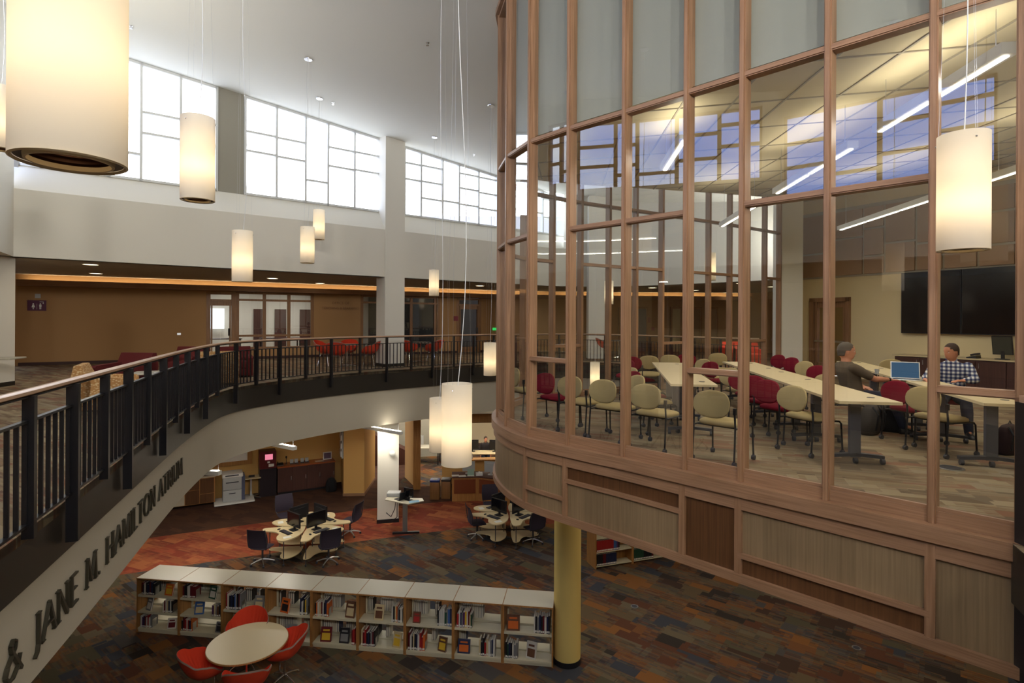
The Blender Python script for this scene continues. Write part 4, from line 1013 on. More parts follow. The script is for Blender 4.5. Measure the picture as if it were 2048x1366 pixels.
def shell_chair(label='', loc=(0, 0, 0), rz=0, group=None, base='star', s=1):
    r = thing('shell_armchair', label, 'chair', loc, rz, group, s=s)
    NA, NT = 120, 12
    def surf(a, t, off=0.0):
        c, s_ = math.sin(a), math.cos(a)            # s_ = +1 front, -1 back
        back = max(0, -s_)
        R = Vector((.31 * c, .25 * s_ if s_ > 0 else .27 * s_))
        h = .055 + .22 * (1 - max(0, s_) ** 2) ** 1.6
        h += .16 * back ** 1.2 if s_ < 0 else 0
        h -= .03 * math.exp(-((s_ + .45) ** 2) / .03)
        f = 1 - (1 - t) ** 1.6 ; g = t ** 2.6
        flare = 1 + .10 * t ** 3 + .10 * back * t ** 3
        fl = .0042 * math.cos(a * 30) * (1 if s_ < .75 else 0) * min(1, t * 2) * (1 - t ** 6) if off == 0 else 0
        x, y = R.x * f * flare * (1 + off * 2) , R.y * f * flare * (1 + off * 2) - .05 * back * t ** 2
        return Vector((x * (1 - fl * 4), y * (1 - fl * 4), .43 + h * g * 1.0 - off + fl))
    def shell(off):
        return [[surf(2 * PI * k / NA, max(.02, j / NT), off) for k in range(NA)] for j in range(NT + 1)]
    mb = MB(); mb.rings(shell(0), True, True, False); mb.build('upholstery', fab_red, r, smooth=50)
    mb = MB(); mb.rings(shell(.022), True, True, False); mb.build('seat_shell', fab_redin, r, smooth=50)
    a, b = shell(0)[-1], shell(.022)[-1]
    mb = MB(); mb.rings([a, [(p + q) / 2 + Vector((0, 0, .006)) for p, q in zip(a, b)], b], True, False, False); mb.build('edge_trim', mat('taupe_edge', srgb(130, 108, 96), .5), r, smooth=50)
    if base == 'star':
        mb = MB(); mb.cyl((0, 0, .07), .022, .34, 14); mb.cyl((0, 0, .38), .11, .02, 18); mb.build('stem', chrome, r, smooth=40)
        for k in range(4):
            a = PI / 4 + k * PI / 2; c, s_ = math.cos(a), math.sin(a)
            mb = MB(); mb.tube([(0, 0, .10), (.14 * c, .14 * s_, .075), (.28 * c, .28 * s_, .03)], [.018, .014, .011], 8); mb.cyl((.28 * c, .28 * s_, 0), .018, .02, 10); mb.build('leg', chrome, r, smooth=40)
    else:
        for k in range(4):
            a = PI / 4 + k * PI / 2; c, s_ = math.cos(a), math.sin(a)
            mb = MB(); mb.tube([(.1 * c, .1 * s_, .41), (.17 * c, .17 * s_, .37), (.24 * c, .27 * s_, .01)], .009, 8); mb.build('leg', chrome, r, smooth=40)
        mb = MB(); mb.tube([(.12, .12, .40), (-.12, .12, .40), (-.12, -.12, .40), (.12, -.12, .40)], .008, 6, closed=True); mb.build('frame', chrome, r)
    return r
def task_chair(label='', loc=(0, 0, 0), rz=0, group='mesh task chairs'):
    r = thing('task_chair', label, 'chair', loc, rz, group)
    mb = MB(); mb.pad((0, 0, .46), .52, .48, .035, 3.5, .01, .03); mb.build('seat', mesh_dark, r, smooth=50)
    mb = MB(); P = []
    for j in range(9):
        t = j / 8; z = .50 + .50 * t; y = -.23 - .08 * t + .05 * math.sin(t * PI); w = .25 + .02 * math.sin(t * PI)
        P.append([(x * w, y - .03 * (1 - x * x) + (0 if k < 9 else -.012), z) for k, x in [(k, -1 + k / 4) for k in range(9)] + [(k, 1 - (k - 9) / 4) for k in range(9, 18)]])
    mb.rings(P); mb.build('backrest', mesh_dark, r, smooth=50)
    mb = MB()
    for sx_ in (-1, 1): mb.tube([(sx_ * .12, 0, .42), (sx_ * .2, -.18, .44), (sx_ * .25, -.245, .54), (sx_ * .262, -.27, .74), (sx_ * .245, -.31, 1.0)], .012, 8)
    mb.build('back_frame', plastic_dark, r, smooth=50)
    mb = MB(); mb.cyl((0, 0, .10), .025, .30, 12); mb.cbox((0, 0, .41), (.2, .2, .04)); mb.build('stem', plastic_dark, r, smooth=40)
    for k in range(5):
        a = .3 + k * 2 * PI / 5; c, s_ = math.cos(a), math.sin(a)
        l = MB(); l.tube([(0, 0, .13), (.15 * c, .15 * s_, .11), (.3 * c, .3 * s_, .07)], [.024, .018, .012], 8); l = l.build('leg', alu, r, smooth=40)
        w = MB(); w.cyl((.3 * c - .022 * s_, .3 * s_ + .022 * c, .03), .001, .001, 3); w.tube([(.3 * c - .02 * s_, .3 * s_ + .02 * c, .03), (.3 * c + .02 * s_, .3 * s_ - .02 * c, .03)], .03, 14); w.build('caster', plastic_dark, l, smooth=40)
    return r
# ================================================================== MEETING ROOM FURNITURE
def place_chair(proto, x, y, fx, fy, label): return dup(proto, (x, y, FU), face(fx, fy), label)
olive = conf_chair(fab_olive, 'olive chair with its back to the glass, leftmost of the front row', (.22, 9.2, FU), face(.8, .6))
burg = conf_chair(fab_burg, 'burgundy chair with its back to the glass in the front row', (.68, 8.35, FU), face(.75, .65))
for x, y, fx, fy, m, lb in [
    (1.0, 7.95, .7, .7, 0, 'olive chair just right of the burgundy one in the front row'),
    (1.38, 7.5, .7, .72, 0, 'olive chair in the middle of the front row along the glass'),
    (1.82, 7.02, .7, .72, 0, 'olive chair left of the centre mullion in the front row'),
    (2.42, 6.42, .72, .7, 0, 'olive chair standing alone right of the centre mullion by the glass'),
    (3.62, 6.82, .93, .36, 0, 'olive chair at the near end of the long middle table'),
    (3.6, 7.5, .9, .42, 1, 'burgundy chair at the long middle table, next to the nearest olive one'),
    (3.66, 8.05, .9, .42, 1, 'burgundy chair at the long middle table, second burgundy from the near end'),
    (3.78, 8.8, .9, .42, 1, 'burgundy chair at the long middle table, third burgundy from the near end'),
    (3.84, 9.35, .9, .42, 0, 'olive chair at the long middle table between burgundy ones'),
    (4.0, 10.7, .9, .4, 1, 'burgundy chair near the far end of the long middle table'),
    (4.1, 11.4, .9, .4, 0, 'olive chair at the far end of the long middle table'),
    (2.02, 8.05, .9, .35, 0, 'olive chair at the near end of the left table'),
    (2.1, 8.65, .9, .35, 1, 'burgundy chair at the left table behind the nearest olive chair'),
    (2.2, 9.3, .9, .35, 0, 'olive chair at the left table, third from the near end'),
    (2.5, 10.9, .9, .35, 1, 'burgundy chair at the far end of the left table'),
    (2.45, 11.75, -.5, -1, 1, 'burgundy chair against the far glass, leftmost'),
    (2.95, 12.1, -.3, -1, 0, 'olive chair against the far glass beside the leftmost burgundy one'),
    (3.5, 12.4, -.3, -1, 0, 'olive chair against the far glass, second olive from the left'),
    (3.98, 12.75, -.3, -1, 1, 'burgundy chair against the far glass left of the centre mullion'),
    (4.9, 13.2, -.2, -1, 0, 'olive chair against the far glass, seen right of the centre mullion'),
    (6.35, 12.9, .9, .3, 1, 'burgundy chair nearest the far corner column'),
    (6.2, 12.0, .9, .3, 1, 'burgundy chair in front of the far corner column, second from it'),
    (5.9, 10.9, .9, .35, 0, 'olive chair behind the long middle table by the right row'),
    (5.6, 9.9, .9, .35, 1, 'burgundy chair just left of the man in the brown shirt'),
    (5.3, 7.4, .95, .2, 1, 'burgundy chair between the two men, in front of the laptop'),
    (5.2, 6.8, .95, .3, 0, 'olive chair at the near right, below the man in the checked shirt'),
    (7.75, 11.3, -.3, -1, 0, 'olive chair behind the laptop against the cream wall'),
    (4.78, 8.15, .85, -.15, 0, 'olive chair in which the man in the brown shirt sits'),
    (6.47, 8.3, -.6, -.8, 1, 'burgundy chair in which the man in the checked shirt sits')]:
    place_chair((olive, burg)[m], x, y, fx, fy, lb)
def row_table(L0, L1, w, label, ends=(1, 1)):
    "table whose left edge runs from L0 to L1"
    a, b = Vector(L0), Vector(L1); d = (b - a).normalized(); n = Vector((d.y, -d.x)); L = (b - a).length - .006
    r = thing('training_table', label, 'table', (a.x, a.y, FU), math.atan2(d.y, d.x) - PI / 2, 'tables of the meeting room')
    mb = MB(); mb.prism([(0, 0), (w, 0), (w, L), (0, L)], .712, .742); mb.build('tabletop', tabletop, r)
    for y in (.38, L - .38):
        mb = MB(); mb.rings([[Vector((w / 2 + x, y + yy, z)) for x, yy in ((-.055, -.03), (.055, -.03), (.055, .03), (-.055, .03))] for z in (.07, .71)]); l = mb.build('leg', mat('table_leg_grey', srgb(88, 88, 92), .5), r)
        mb = MB(); mb.bar((w / 2 - .3, y, .075), (w / 2, y, .10), .07, .035); mb.bar((w / 2, y, .10), (w / 2 + .3, y, .075), .07, .035); mb.build('foot', plastic_dark, l)
        for x in (-.28, 0, .28):
            mb = MB(); mb.tube([(w / 2 + x - .018, y - .03, .032), (w / 2 + x + .018, y - .03, .032)], .032, 14); mb.build('caster', plastic_dark, l, smooth=40)
    mb = MB(); mb.cyl((w * .75, .35, .7425), .04, .003, 18); mb.cyl((w * .75, L - .35, .7425), .04, .003, 18); mb.build('grommet', plastic_dark, r)
    return r
def along(p, q, t): return (p[0] + (q[0] - p[0]) * t, p[1] + (q[1] - p[1]) * t)
mA, mB = (3.5, 5.98), (4.36, 11.6); lb = ['nearest maple table of the long middle row', 'second maple table of the long middle row', 'far maple table of the long middle row']
for k in range(3): row_table(along(mA, mB, k / 3), along(mA, mB, (k + 1) / 3), .62, lb[k])
cA, cB = (2.13, 7.5), (2.83, 11.3)
row_table(cA, along(cA, cB, .5), .6, 'nearer maple table of the left row'); row_table(along(cA, cB, .5), cB, .6, 'farther maple table of the left row')
dA, dB = (4.96, 5.88), (6.9, 11.9)
lb = ['maple table at the right where the man in the checked shirt rests his arms', 'maple table behind the laptop in the right row', 'farthest maple table of the right row by the door']
for k in range(3): row_table(along(dA, dB, k / 3), along(dA, dB, (k + 1) / 3), .44, lb[k])
# screens
for t0, t1, lb in ((2.0, 3.30, 'large black wall screen, left of the two'), (3.315, 5.6, 'large black wall screen, right of the two')):
    p, q = wl(t0, .10), wl(t1, .10); mb = MB(); mb.bar((*p, CAMZ + .46), (*q, CAMZ + .46), .08, 1.54)
    r = thing('wall_screen', lb, 'screen'); mb.build('housing', plastic_black, r)
    p, q = wl(t0 + .015, .142), wl(t1 - .015, .142); mb = MB(); mb.bar((*p, CAMZ + .46), (*q, CAMZ + .46), .006, 1.5); mb.build('display', screen_off, r)
# credenza with phone and monitor
cr0, cr1 = wl(2.1, .62), wl(6.6, .62); r = thing('credenza', 'dark brown credenza with maple top under the wall screens', 'cabinet')
mb = MB(); a, b = wl(2.1, .33), wl(6.6, .33); mb.bar((*a, FU + .38), (*b, FU + .38), .56, .68); mb.build('body', dark_cab, r)
mb = MB(); mb.bar((*wl(2.05, .33), FU + .745), (*wl(6.6, .33), FU + .745), .62, .03); mb.build('top', tabletop, r)
for k in range(8):
    p, q = wl(2.13 + k * .56, .622), wl(2.13 + k * .56 + .53, .622); mb = MB(); mb.bar((*p, FU + .39), (*q, FU + .39), .02, .62); dd = mb.build('door', dark_cab, r)
    p = wl(2.13 + k * .56 + (.48 if k % 2 == 0 else .05), .645); mb = MB(); mb.bar((*p, FU + .55), (*p, FU + .66), .012, .012); mb.build('handle', alu, dd)
def desk_phone(loc, rz, label):
    r = thing('telephone', label, 'telephone', loc, rz)
    mb = MB(); mb.rings([[(-.11, -.1, 0), (.11, -.1, 0), (.11, .1, 0), (-.11, .1, 0)], [(-.105, -.095, .02), (.105, -.095, .02), (.105, .095, .07), (-.105, .095, .07)]]); mb.build('body', plastic_black, r)
    mb = MB(); mb.tube([(-.08, -.09, .06), (-.085, 0, .085), (-.08, .09, .10)], .022, 8); mb.build('handset', plastic_black, r, smooth=50); return r
p = wl(3.66, .4); desk_phone((*p, FU + .762), math.atan2(WD.y, WD.x) + PI / 2 + PI, 'black telephone on the credenza left of the monitor')
def monitor(loc, rz, label, w=.47, h=.3, group=None, tilt=0, scr=None, arm=False, black=True, s=1, back='b'):
    r = thing('monitor', label, 'monitor', loc, rz, group, s=s); c = plastic_black if black else plastic_grey
    mb = MB(); mb.rbox(-.12, .12, -.09, .09, 0, .014, .03); mb.build('base', c, r, smooth=40)
    mb = MB(); mb.bar((0, -.03, .01), (0, -.03, .30), .06, .035, (0, 1, 0)); mb.build('neck', c, r)
    z0 = .10; M = Matrix.Translation((0, .0, z0 + h / 2)) @ Matrix.Rotation(math.radians(-tilt), 4, 'X')
    mb = MB(); mb.box(-w / 2, w / 2, -.03, .012, -h / 2, h / 2, M); mb.box(-w * .3, w * .3, -.055, -.03, -h * .3, h * .3, M); mb.build('housing', c, r)
    mb = MB(); mb.box(-w / 2 + .015, w / 2 - .015, .012, .014, -h / 2 + .015, h / 2 - .015, M); mb.build('display', scr or screen_off, r)
    return r
p = wl(4.17, .35); monitor((*p, FU + .762), face(-.9, -.55), 'black touch monitor at the right end of the credenza', .36, .42, tilt=12, scr=mat('dim_screen', srgb(70, 72, 66), .2))
# laptop, bags, floor box
def laptop(loc, rz, label, scr, body, s=1, ang=105):
    r = thing('laptop', label, 'laptop', loc, rz, s=s)
    mb = MB(); mb.rbox(-.17, .17, -.12, .12, 0, .014, .012); mb.build('base', body, r, smooth=40)
    mb = MB(); mb.box(-.15, .15, -.08, .04, .0142, .0155); mb.build('keyboard', plastic_dark, r)
    M = Matrix.Translation((0, -.12, .014)) @ Matrix.Rotation(math.radians(180 - ang - 75 + 0), 4, 'X')
    M = Matrix.Translation((0, -.12, .012)) @ Matrix.Rotation(math.radians(12), 4, 'X')
    lid = MB().box(-.17, .17, -.008, 0, 0, .235, M).build('lid', body, r)
    MB().box(-.158, .158, 0, .0015, .012, .224, M).build('display', scr, lid)
    return r
laptop((5.72, 8.12, FU + .743), face(-.5, -.87), 'open silver laptop with a blue screen between the two men', emis('laptop_screen', (.06, .12, .2, 1), .75), alu, 1.05)
def backpack(loc, rz, label, m, s=1):
    r = thing('backpack', label, 'bag', loc, rz, s=s)
    mb = MB(); R = []
    for z, w, d, y in ((0, .26, .16, 0), (.03, .32, .2, 0), (.18, .34, .22, 0), (.32, .30, .18, -.01), (.41, .2, .11, -.02), (.44, .08, .04, -.03)):
        R.append([(w / 2 * math.copysign(abs(math.cos(a)) ** .6, math.cos(a)), y + d / 2 * math.copysign(abs(math.sin(a)) ** .6, math.sin(a)), z) for a in [2 * PI * k / 20 for k in range(20)]])
    mb.rings(R); mb.build('body', m, r, smooth=60)
    mb = MB(); mb.rbox(-.12, .12, .09, .15, .04, .22, .03); mb.build('pocket', m, r, smooth=50)
    mb = MB(); mb.tube([(-.08, -.08, .4), (-.1, -.16, .3), (-.1, -.13, .08)], .014, 6); mb.tube([(.08, -.08, .4), (.1, -.16, .3), (.1, -.13, .08)], .014, 6); mb.tube([(-.03, -.03, .43), (0, -.03, .48), (.03, -.03, .43)], .008, 6); mb.build('strap', plastic_black, r); return r
backpack((5.05, 7.9, FU), .6, 'grey backpack on the floor behind the burgundy chair between the men', mat('grey_canvas', srgb(70, 66, 64), .9))
backpack((5.5, 8.1, FU), -.5, 'black bag on the floor under the table below the laptop', mat('black_canvas', srgb(22, 22, 26), .9))
backpack((5.98, 6.75, FU), .2, 'dark backpack leaning by the table leg at the right edge', mat('wine_canvas', srgb(44, 28, 32), .9), .85)
mb = MB(); mb.cyl((4.78, 6.1, FU), .13, .006, 28); fb = mb.build('floor_box', alu, smooth=30); MB().cyl((4.78, 6.1, FU + .006), .1, .003, 28).build('cover', plastic_dark, fb); tag(fb, 'round metal floor box in the meeting room carpet by the near glass', 'floor box')
# small things on the right table
for k, (x, y, lb) in enumerate(((5.62, 9.0, 'small clear cup on the right table beyond the laptop'),)):
    mb = MB(); mb.lathe([(.025, 0), (.035, .08), (.032, .08), (.022, .004)], (x + .25, y, FU + .743), 16, True, False); tag(mb.build('cup', plastic_grey, smooth=50), lb, 'cup')
# linear ceiling fixtures of the meeting room
def linear_light(p, q, label, w=.13, h=.09, group=None, e=10, cables=0, split=None, up=False, upe=0):
    r = thing('linear_lamp', label, 'ceiling lamp', (0, 0, 0), 0, group); p, q = Vector(p), Vector(q)
    mb = MB(); mb.bar(p + Vector((0, 0, h / 2)), q + Vector((0, 0, h / 2)), w, h); mb.build('housing', white_metal, r)
    d = (q - p); L = d.length; d.normalize(); n = max(1, split or round(L / 1.25))
    for k in range(n):
        a, b = p + d * (L * k / n + .04), p + d * (L * (k + 1) / n - .04)
        mb = MB(); mb.bar(a - Vector((0, 0, .004)), b - Vector((0, 0, .004)), w * .34, .012)
        if up: mb.bar(a + Vector((0, 0, h + .004)), b + Vector((0, 0, h + .004)), w * .55, .012)
        mb.build('diffuser', lamp_white, r)
    if cables:
        mb = MB()
        for t in (.08, .92): c = p.lerp(q, t) + Vector((0, 0, h)); mb.tube([c, c + Vector((0, 0, cables))], .003, 5)
        mb.build('cable', alu, r)
    c = (p + q) / 2 - Vector((0, 0, .03)); xa = d; za = Vector((0, 0, 1)); ya = za.cross(xa)
    area_light('lamp_light', c, None, L, w, e * L, (1, .92, .78), rot=Matrix((xa, ya, za)).transposed())
    if upe: area_light('lamp_uplight', (p + q) / 2 + Vector((0, 0, h + .02)), None, L, w * .8, upe * L, (1, .92, .78), rot=Matrix((xa, -ya, -za)).transposed())
    return r
def mr(x0, y, h=2.1): return (x0 + .1 * y, y, CAMZ + h)
GL = 'linear lamps in the meeting room'
linear_light(mr(3.45, 4.38), mr(3.45, 6.25), 'lit linear lamp nearest the glass at the top right', group=GL, e=13, upe=5, cables=.5)
linear_light(mr(3.45, 6.8), mr(3.45, 9.3), 'lit linear lamp deeper in the room in line with the nearest one', group=GL, e=13, upe=5, cables=.6)
linear_light(mr(6.3, 4.8), mr(6.3, 8.5), 'linear lamp at the right edge deeper in the meeting room', group=GL, e=13, upe=5, cables=.6)
linear_light(mr(1.35, 6.5), mr(1.35, 7.9), 'short linear lamp seen steeply through the centre glass', group=GL, e=13, upe=5, cables=.5)
linear_light(mr(3.45, 10.2), mr(3.45, 12.6), 'linear lamp at the far end of the meeting room', group=GL, e=13, upe=5, cables=.8)
linear_light(mr(6.3, 9.5), mr(6.3, 13), 'linear lamp at the far right of the meeting room', group=GL, e=13, upe=5, cables=.8)
# ================================================================== BOOKCASES ON THE LOWER FLOOR
BKC = {'red': srgb(150, 34, 34), 'dark red': srgb(94, 22, 28), 'black': srgb(28, 28, 32), 'navy': srgb(30, 38, 68), 'blue': srgb(56, 92, 150), 'green': srgb(36, 70, 52), 'white': srgb(206, 202, 190), 'cream': srgb(196, 178, 138), 'brown': srgb(96, 62, 42), 'orange': srgb(196, 96, 36), 'yellow': srgb(206, 168, 50), 'grey': srgb(120, 120, 120), 'purple': srgb(76, 40, 84)}
pages = mat('book_pages', srgb(214, 208, 192), .9); lblm = mat('spine_label', srgb(226, 224, 214), .7)
ORD = ['first', 'second', 'third', 'fourth', 'fifth', 'sixth', 'seventh', 'eighth', 'ninth', 'tenth', 'eleventh', 'twelfth', 'thirteenth', 'fourteenth']
BKM = {k: mat('cover_' + k.replace(' ', '_'), v, .5) for k, v in BKC.items()}
PROTO = {}
def book(col, M0, th, h, dpt, tilt, label, group):
    "upright book, spine towards -y of its local frame"
    key = col
    if key not in PROTO:
        r = bpy.data.objects.new('book', None)
        me_c = MB().box(-.5, -.44, 0, 1, 0, 1).box(.44, .5, 0, 1, 0, 1).box(-.44, .44, 0, .03, 0, 1)
        c = me_c.build('cover', BKM[col]); p = MB().box(-.44, .44, .03, .96, .015, .985).build('page_block', pages); l = MB().box(-.42, .42, -.004, 0, .05, .17).build('spine_label', lblm)
        PROTO[key] = (c.data, p.data, l.data)
        for o in (c, p, l): bpy.data.objects.remove(o)
        bpy.data.objects.remove(r)
    r = bpy.data.objects.new('book', None); COL.objects.link(r)
    r.matrix_world = M0 @ Matrix.Rotation(tilt, 4, 'Y') @ Matrix.Diagonal((th, dpt, h, 1))
    tag(r, label, 'book', group)
    for nme, me in zip(('cover', 'page_block', 'spine_label'), PROTO[key]):
        o = bpy.data.objects.new(nme, me); COL.objects.link(o); o.parent = r
    return r
def cover_book(col, col2, M0, w, h, th, label, lean=.25):
    "book stood face out on a shelf, cover towards -y, with a plain two-tone cover design"
    r = bpy.data.objects.new('book', None); COL.objects.link(r); r.matrix_world = M0 @ Matrix.Rotation(-lean, 4, 'X')
    tag(r, label, 'book', 'books shown face out')
    MB().box(-w / 2, w / 2, 0, .004, 0, h).box(-w / 2, w / 2, th - .004, th, 0, h).box(-w / 2, -w / 2 + .004, 0, th, 0, h).build('cover', BKM[col], r)
    MB().box(-w / 2 + .004, w / 2 - .006, .004, th - .004, .004, h - .004).build('page_block', pages, r)
    MB().box(-w * .38, w * .38, -.001, 0, h * .12, h * .6).box(-w * .3, w * .3, -.001, 0, h * .72, h * .84).build('cover_art', BKM[col2], r)
    return r
SA, SB = Vector((-7.72, 11.56)), Vector((.80, 10.44))
SD = (SB - SA).normalized(); SN = Vector((-SD.y, SD.x)); SU = (SB - SA).length / 9; SH = 1.12; DEP = .62
Ms = Matrix.Translation((SA.x, SA.y, 0)) @ Matrix.Rotation(math.atan2(SD.y, SD.x), 4, 'Z')
def bookcase_unit(k, n_sh, label):
    r = thing('bookcase', label, 'bookcase', Ms @ Vector((k * SU, 0, 0)), math.atan2(SD.y, SD.x), 'low bookcases in one row')
    w = SU - .004
    MB().box(0, .025, 0, DEP, 0, SH - .025).build('side_panel', oak_case, r); MB().box(w - .025, w, 0, DEP, 0, SH - .025).build('side_panel', oak_case, r)
    t = MB().box(0, w, -.01, DEP + .01, SH - .028, SH - .002).build('top', oak_case, r); MB().box(.006, w - .006, -.002, DEP + .002, SH - .002, SH).build('top_surface', white_top, t)
    MB().box(.025, w - .025, .02, DEP - .02, .0, .07).build('plinth', cream_shelf, r)
    zs = [.07 + (SH - .10) * j / n_sh for j in range(n_sh)]
    for z in zs:
        for y0_, y1_ in ((.005, .27), (.35, DEP - .005)): MB().box(.025, w - .025, y0_, y1_, z, z + .02).box(.025, w - .025, y0_, y0_ + .012, z - .02, z).build('shelf', cream_shelf, r)
    for x in (.05, w - .08): MB().box(x, x + .03, .295, .325, .07, SH - .03).build('upright', cream_shelf, r)
    for z in zs[1:]: MB().box(.03, w - .03, .30, .32, z - .06, z - .02).build('rear_stop', cream_shelf, r)
    return r, [z + .02 for z in zs], w
unit_names = ['leftmost', 'second from left', 'third from left', 'fourth from left', 'middle', 'fourth from right', 'third from right', 'second from right', 'rightmost']
# per unit and shelf (top shelf first): runs (start fraction, colours); face-out books (fraction, cover, art, w, h, words)
P_ = lambda s: [{'r': 'red', 'd': 'dark red', 'k': 'black', 'n': 'navy', 'b': 'blue', 'g': 'green', 'w': 'white', 'c': 'cream', 'o': 'brown', 'O': 'orange', 'y': 'yellow', 'e': 'grey', 'p': 'purple'}[c] for c in s]
UN = [
 (3, [[(.06, 'dkwknndnk')], [(.60, 'wdwcnwk')], [(.03, 'wpndwrwe')]], [[(.70, 'orange', 'yellow', .18, .22)], [(.22, 'grey', 'white', .15, .25)], [(.78, 'white', 'dark red', .17, .2)]]),
 (3, [[(.03, 'dkkwwddd')], [(.76, 'pceok')], [(.0, 'kdrwrknO')]], [[(.72, 'green', 'white', .18, .24)], [(.42, 'blue', 'cream', .18, .24)], [(.88, 'grey', 'black', .16, .2)]]),
 (2, [[(.03, 'rwknkbwkde')], [(.3, 'nbk')]], [[(.78, 'grey', 'cream', .2, .28)], []]),
 (2, [[(.74, 'nwkye')], []], [[(.36, 'orange', 'black', .2, .27)], [(.5, 'grey', 'blue', .22, .26)]]),
 (2, [[(.03, 'kOwcdwknO')], [(.88, 'drk')]], [[(.80, 'brown', 'cream', .2, .3)], [(.28, 'dark red', 'yellow', .22, .27), (.68, 'black', 'grey', .2, .28)]]),
 (2, [[(.72, 'wkcOekw')], [(.03, 'cdrknkedk')]], [[(.42, 'cream', 'brown', .19, .28)], [(.8, 'cream', 'yellow', .18, .28)]]),
 (2, [[(.68, 'kwwwwgebn')], [(.03, 'dwkcknwrrO')]], [[(.22, 'brown', 'red', .15, .2)], [(.75, 'brown', 'yellow', .18, .26)]]),
 (2, [[(.03, 'rwnepywdcg')], [(.52, 'ckkrcwenw')]], [[], [(.2, 'navy', 'orange', .24, .25)]]),
 (2, [[(.62, 'wkenkdwnkkw')], [(.02, 'kgnkwee')]], [[(.2, 'brown', 'orange', .25, .28)], [(.55, 'white', 'brown', .2, .3)]])]
bcount = 0
for k, (ns, runs, faces) in enumerate(UN):
    r, zs, w = bookcase_unit(k, ns, 'cream and oak low bookcase, %s in the row on the patterned carpet' % unit_names[k])
    zs = zs[::-1]; nm = {3: ['top', 'middle', 'bottom'], 2: ['upper', 'lower']}[ns]
    rnd = random.Random(k * 7 + 3)
    for j in range(ns):
        avail = (SH - .10) / ns - .06
        for st, cols in runs[j]:
            x = .03 + st * (w - .06)
            for i, c in enumerate(P_(cols)):
                th = rnd.uniform(.022, .040); h = min(avail, rnd.uniform(.20, .27) if ns == 3 else rnd.uniform(.25, .34)); dp = rnd.uniform(.17, .2)
                x += th / 2
                if x + th / 2 > w - .03: break
                book(c, Ms @ Matrix.Translation((k * SU + x, .03 + rnd.uniform(0, .012), zs[j])), th - .002, h, dp, rnd.uniform(.0, .02), '%s book, %s of the run on the %s shelf, %s bookcase' % (c, ORD[i], nm[j], unit_names[k]), 'books on the low bookcases')
                x += th / 2 + .001; bcount += 1
            be = MB(); be.box(x + .004, x + .008, .05, .16, zs[j], zs[j] + .16)
            if x < w - .1:
                o = be.build('bookend', alu); o.matrix_world = Ms @ Matrix.Translation((k * SU, 0, 0)); tag(o, 'metal bookend after the run on the %s shelf, %s bookcase' % (nm[j], unit_names[k]), 'bookend', 'bookends')
        for q, (fx, c1, c2, bw, bh) in enumerate(faces[j]):
            cover_book(c1, c2, Ms @ Matrix.Translation((k * SU + fx * w, .06, zs[j])) @ Matrix.Rotation(rnd.uniform(-.35, .35), 4, 'Z'), bw, min(bh, avail), .03, '%s book with %s cover art facing out, %s shelf, %s bookcase' % (c1, c2, nm[j], unit_names[k]))
        # books on the far side of the double case, seen from behind
        if j == 0 or ns == 2:
            x = .05; bk = -1
            while x < w - .12 and bcount < 268:
                bk += 1; th = rnd.uniform(.03, .05); c = rnd.choice(['white', 'grey', 'black', 'cream', 'navy', 'brown']); book(c, Ms @ Matrix.Translation((k * SU + x + th / 2, DEP - .02, zs[j])) @ Matrix.Rotation(PI, 4, 'Z'), th - .004, min(avail - .02, .24), .19, 0, '%s book seen from behind, %s at back, %s shelf, %s bookcase' % (c, ORD[min(13, bk)], nm[j], unit_names[k]), 'books on the far side of the low bookcases'); x += th; bcount += 1
                if rnd.random() < .12: x += .15
                if x > .5 and rnd.random() < .25: break
# bookcase under the meeting room
FA, FB = Vector((2.2, 14.55)), Vector((6.4, 16.0)); FD = (FB - FA).normalized(); fw = (FB - FA).length / 4
Mf = Matrix.Translation((FA.x, FA.y, 0)) @ Matrix.Rotation(math.atan2(FD.y, FD.x), 4, 'Z')
fl_names = ['left end', 'second from the left', 'third from the left', 'right end']
for k in range(4):
    r = thing('bookcase', 'oak bookcase of bound volumes under the meeting room, %s of its row' % fl_names[k], 'bookcase', Mf @ Vector((k * fw, 0, 0)), math.atan2(FD.y, FD.x), 'bookcases under the meeting room')
    w = fw - .004
    for x in (0, w - .03): MB().box(x, x + .03, 0, .5, 0, 1.15).build('side_panel', oak_case, r)
    MB().box(0, w, -.01, .52, 1.12, 1.15).build('top', white_top, r); MB().box(.03, w - .03, .28, .3, 0, 1.12).build('back_panel', oak_case, r)
    for z in (.05, .41, .77): MB().box(.03, w - .03, .0, .28, z, z + .02).build('shelf', cream_shelf, r)
    rnd = random.Random(90 + k); seqs = [['red'] * 11 + ['blue', 'blue', 'purple', 'black'], ['black'] * 4 + ['dark red'] * 2 + ['navy'] * 7] if k == 0 else [['black'] * 9, ['green'] * 6 + ['black'] * 5 + ['dark red']]
    if k > 1: seqs = [[], ['black', 'dark red', 'green'] * 3] if k == 2 else [[], []]
    for z, cols, lv in zip((.43, .07), seqs, ('middle', 'bottom')):
        x = .05
        for i, c in enumerate(cols):
            th = .045 if k == 0 else .05
            if x + th > w - .05: break
            book(c, Mf @ Matrix.Translation((k * fw + x + th / 2, .02, z)), th - .003, .29, .2, 0, '%s bound volume, %s on %s shelf, %s bookcase under room' % (c, ORD[min(i, 13)], lv, fl_names[k]), 'bound volumes under the meeting room'); x += th
# floor outlets in the carpet
for px, py, lb in ((1269, 1213, 'round metal floor outlet in the carpet right of the yellow column'), (1713, 1296, 'round metal floor outlet in the carpet at the lower right')):
    p = ray_floor(px, py, 0); mb = MB(); mb.cyl((p.x, p.y, 0), .085, .008, 28); fb = mb.build('floor_outlet', alu, smooth=30); MB().cyl((p.x, p.y, .008), .06, .003, 24).build('cover', plastic_dark, fb); tag(fb, lb, 'floor outlet')
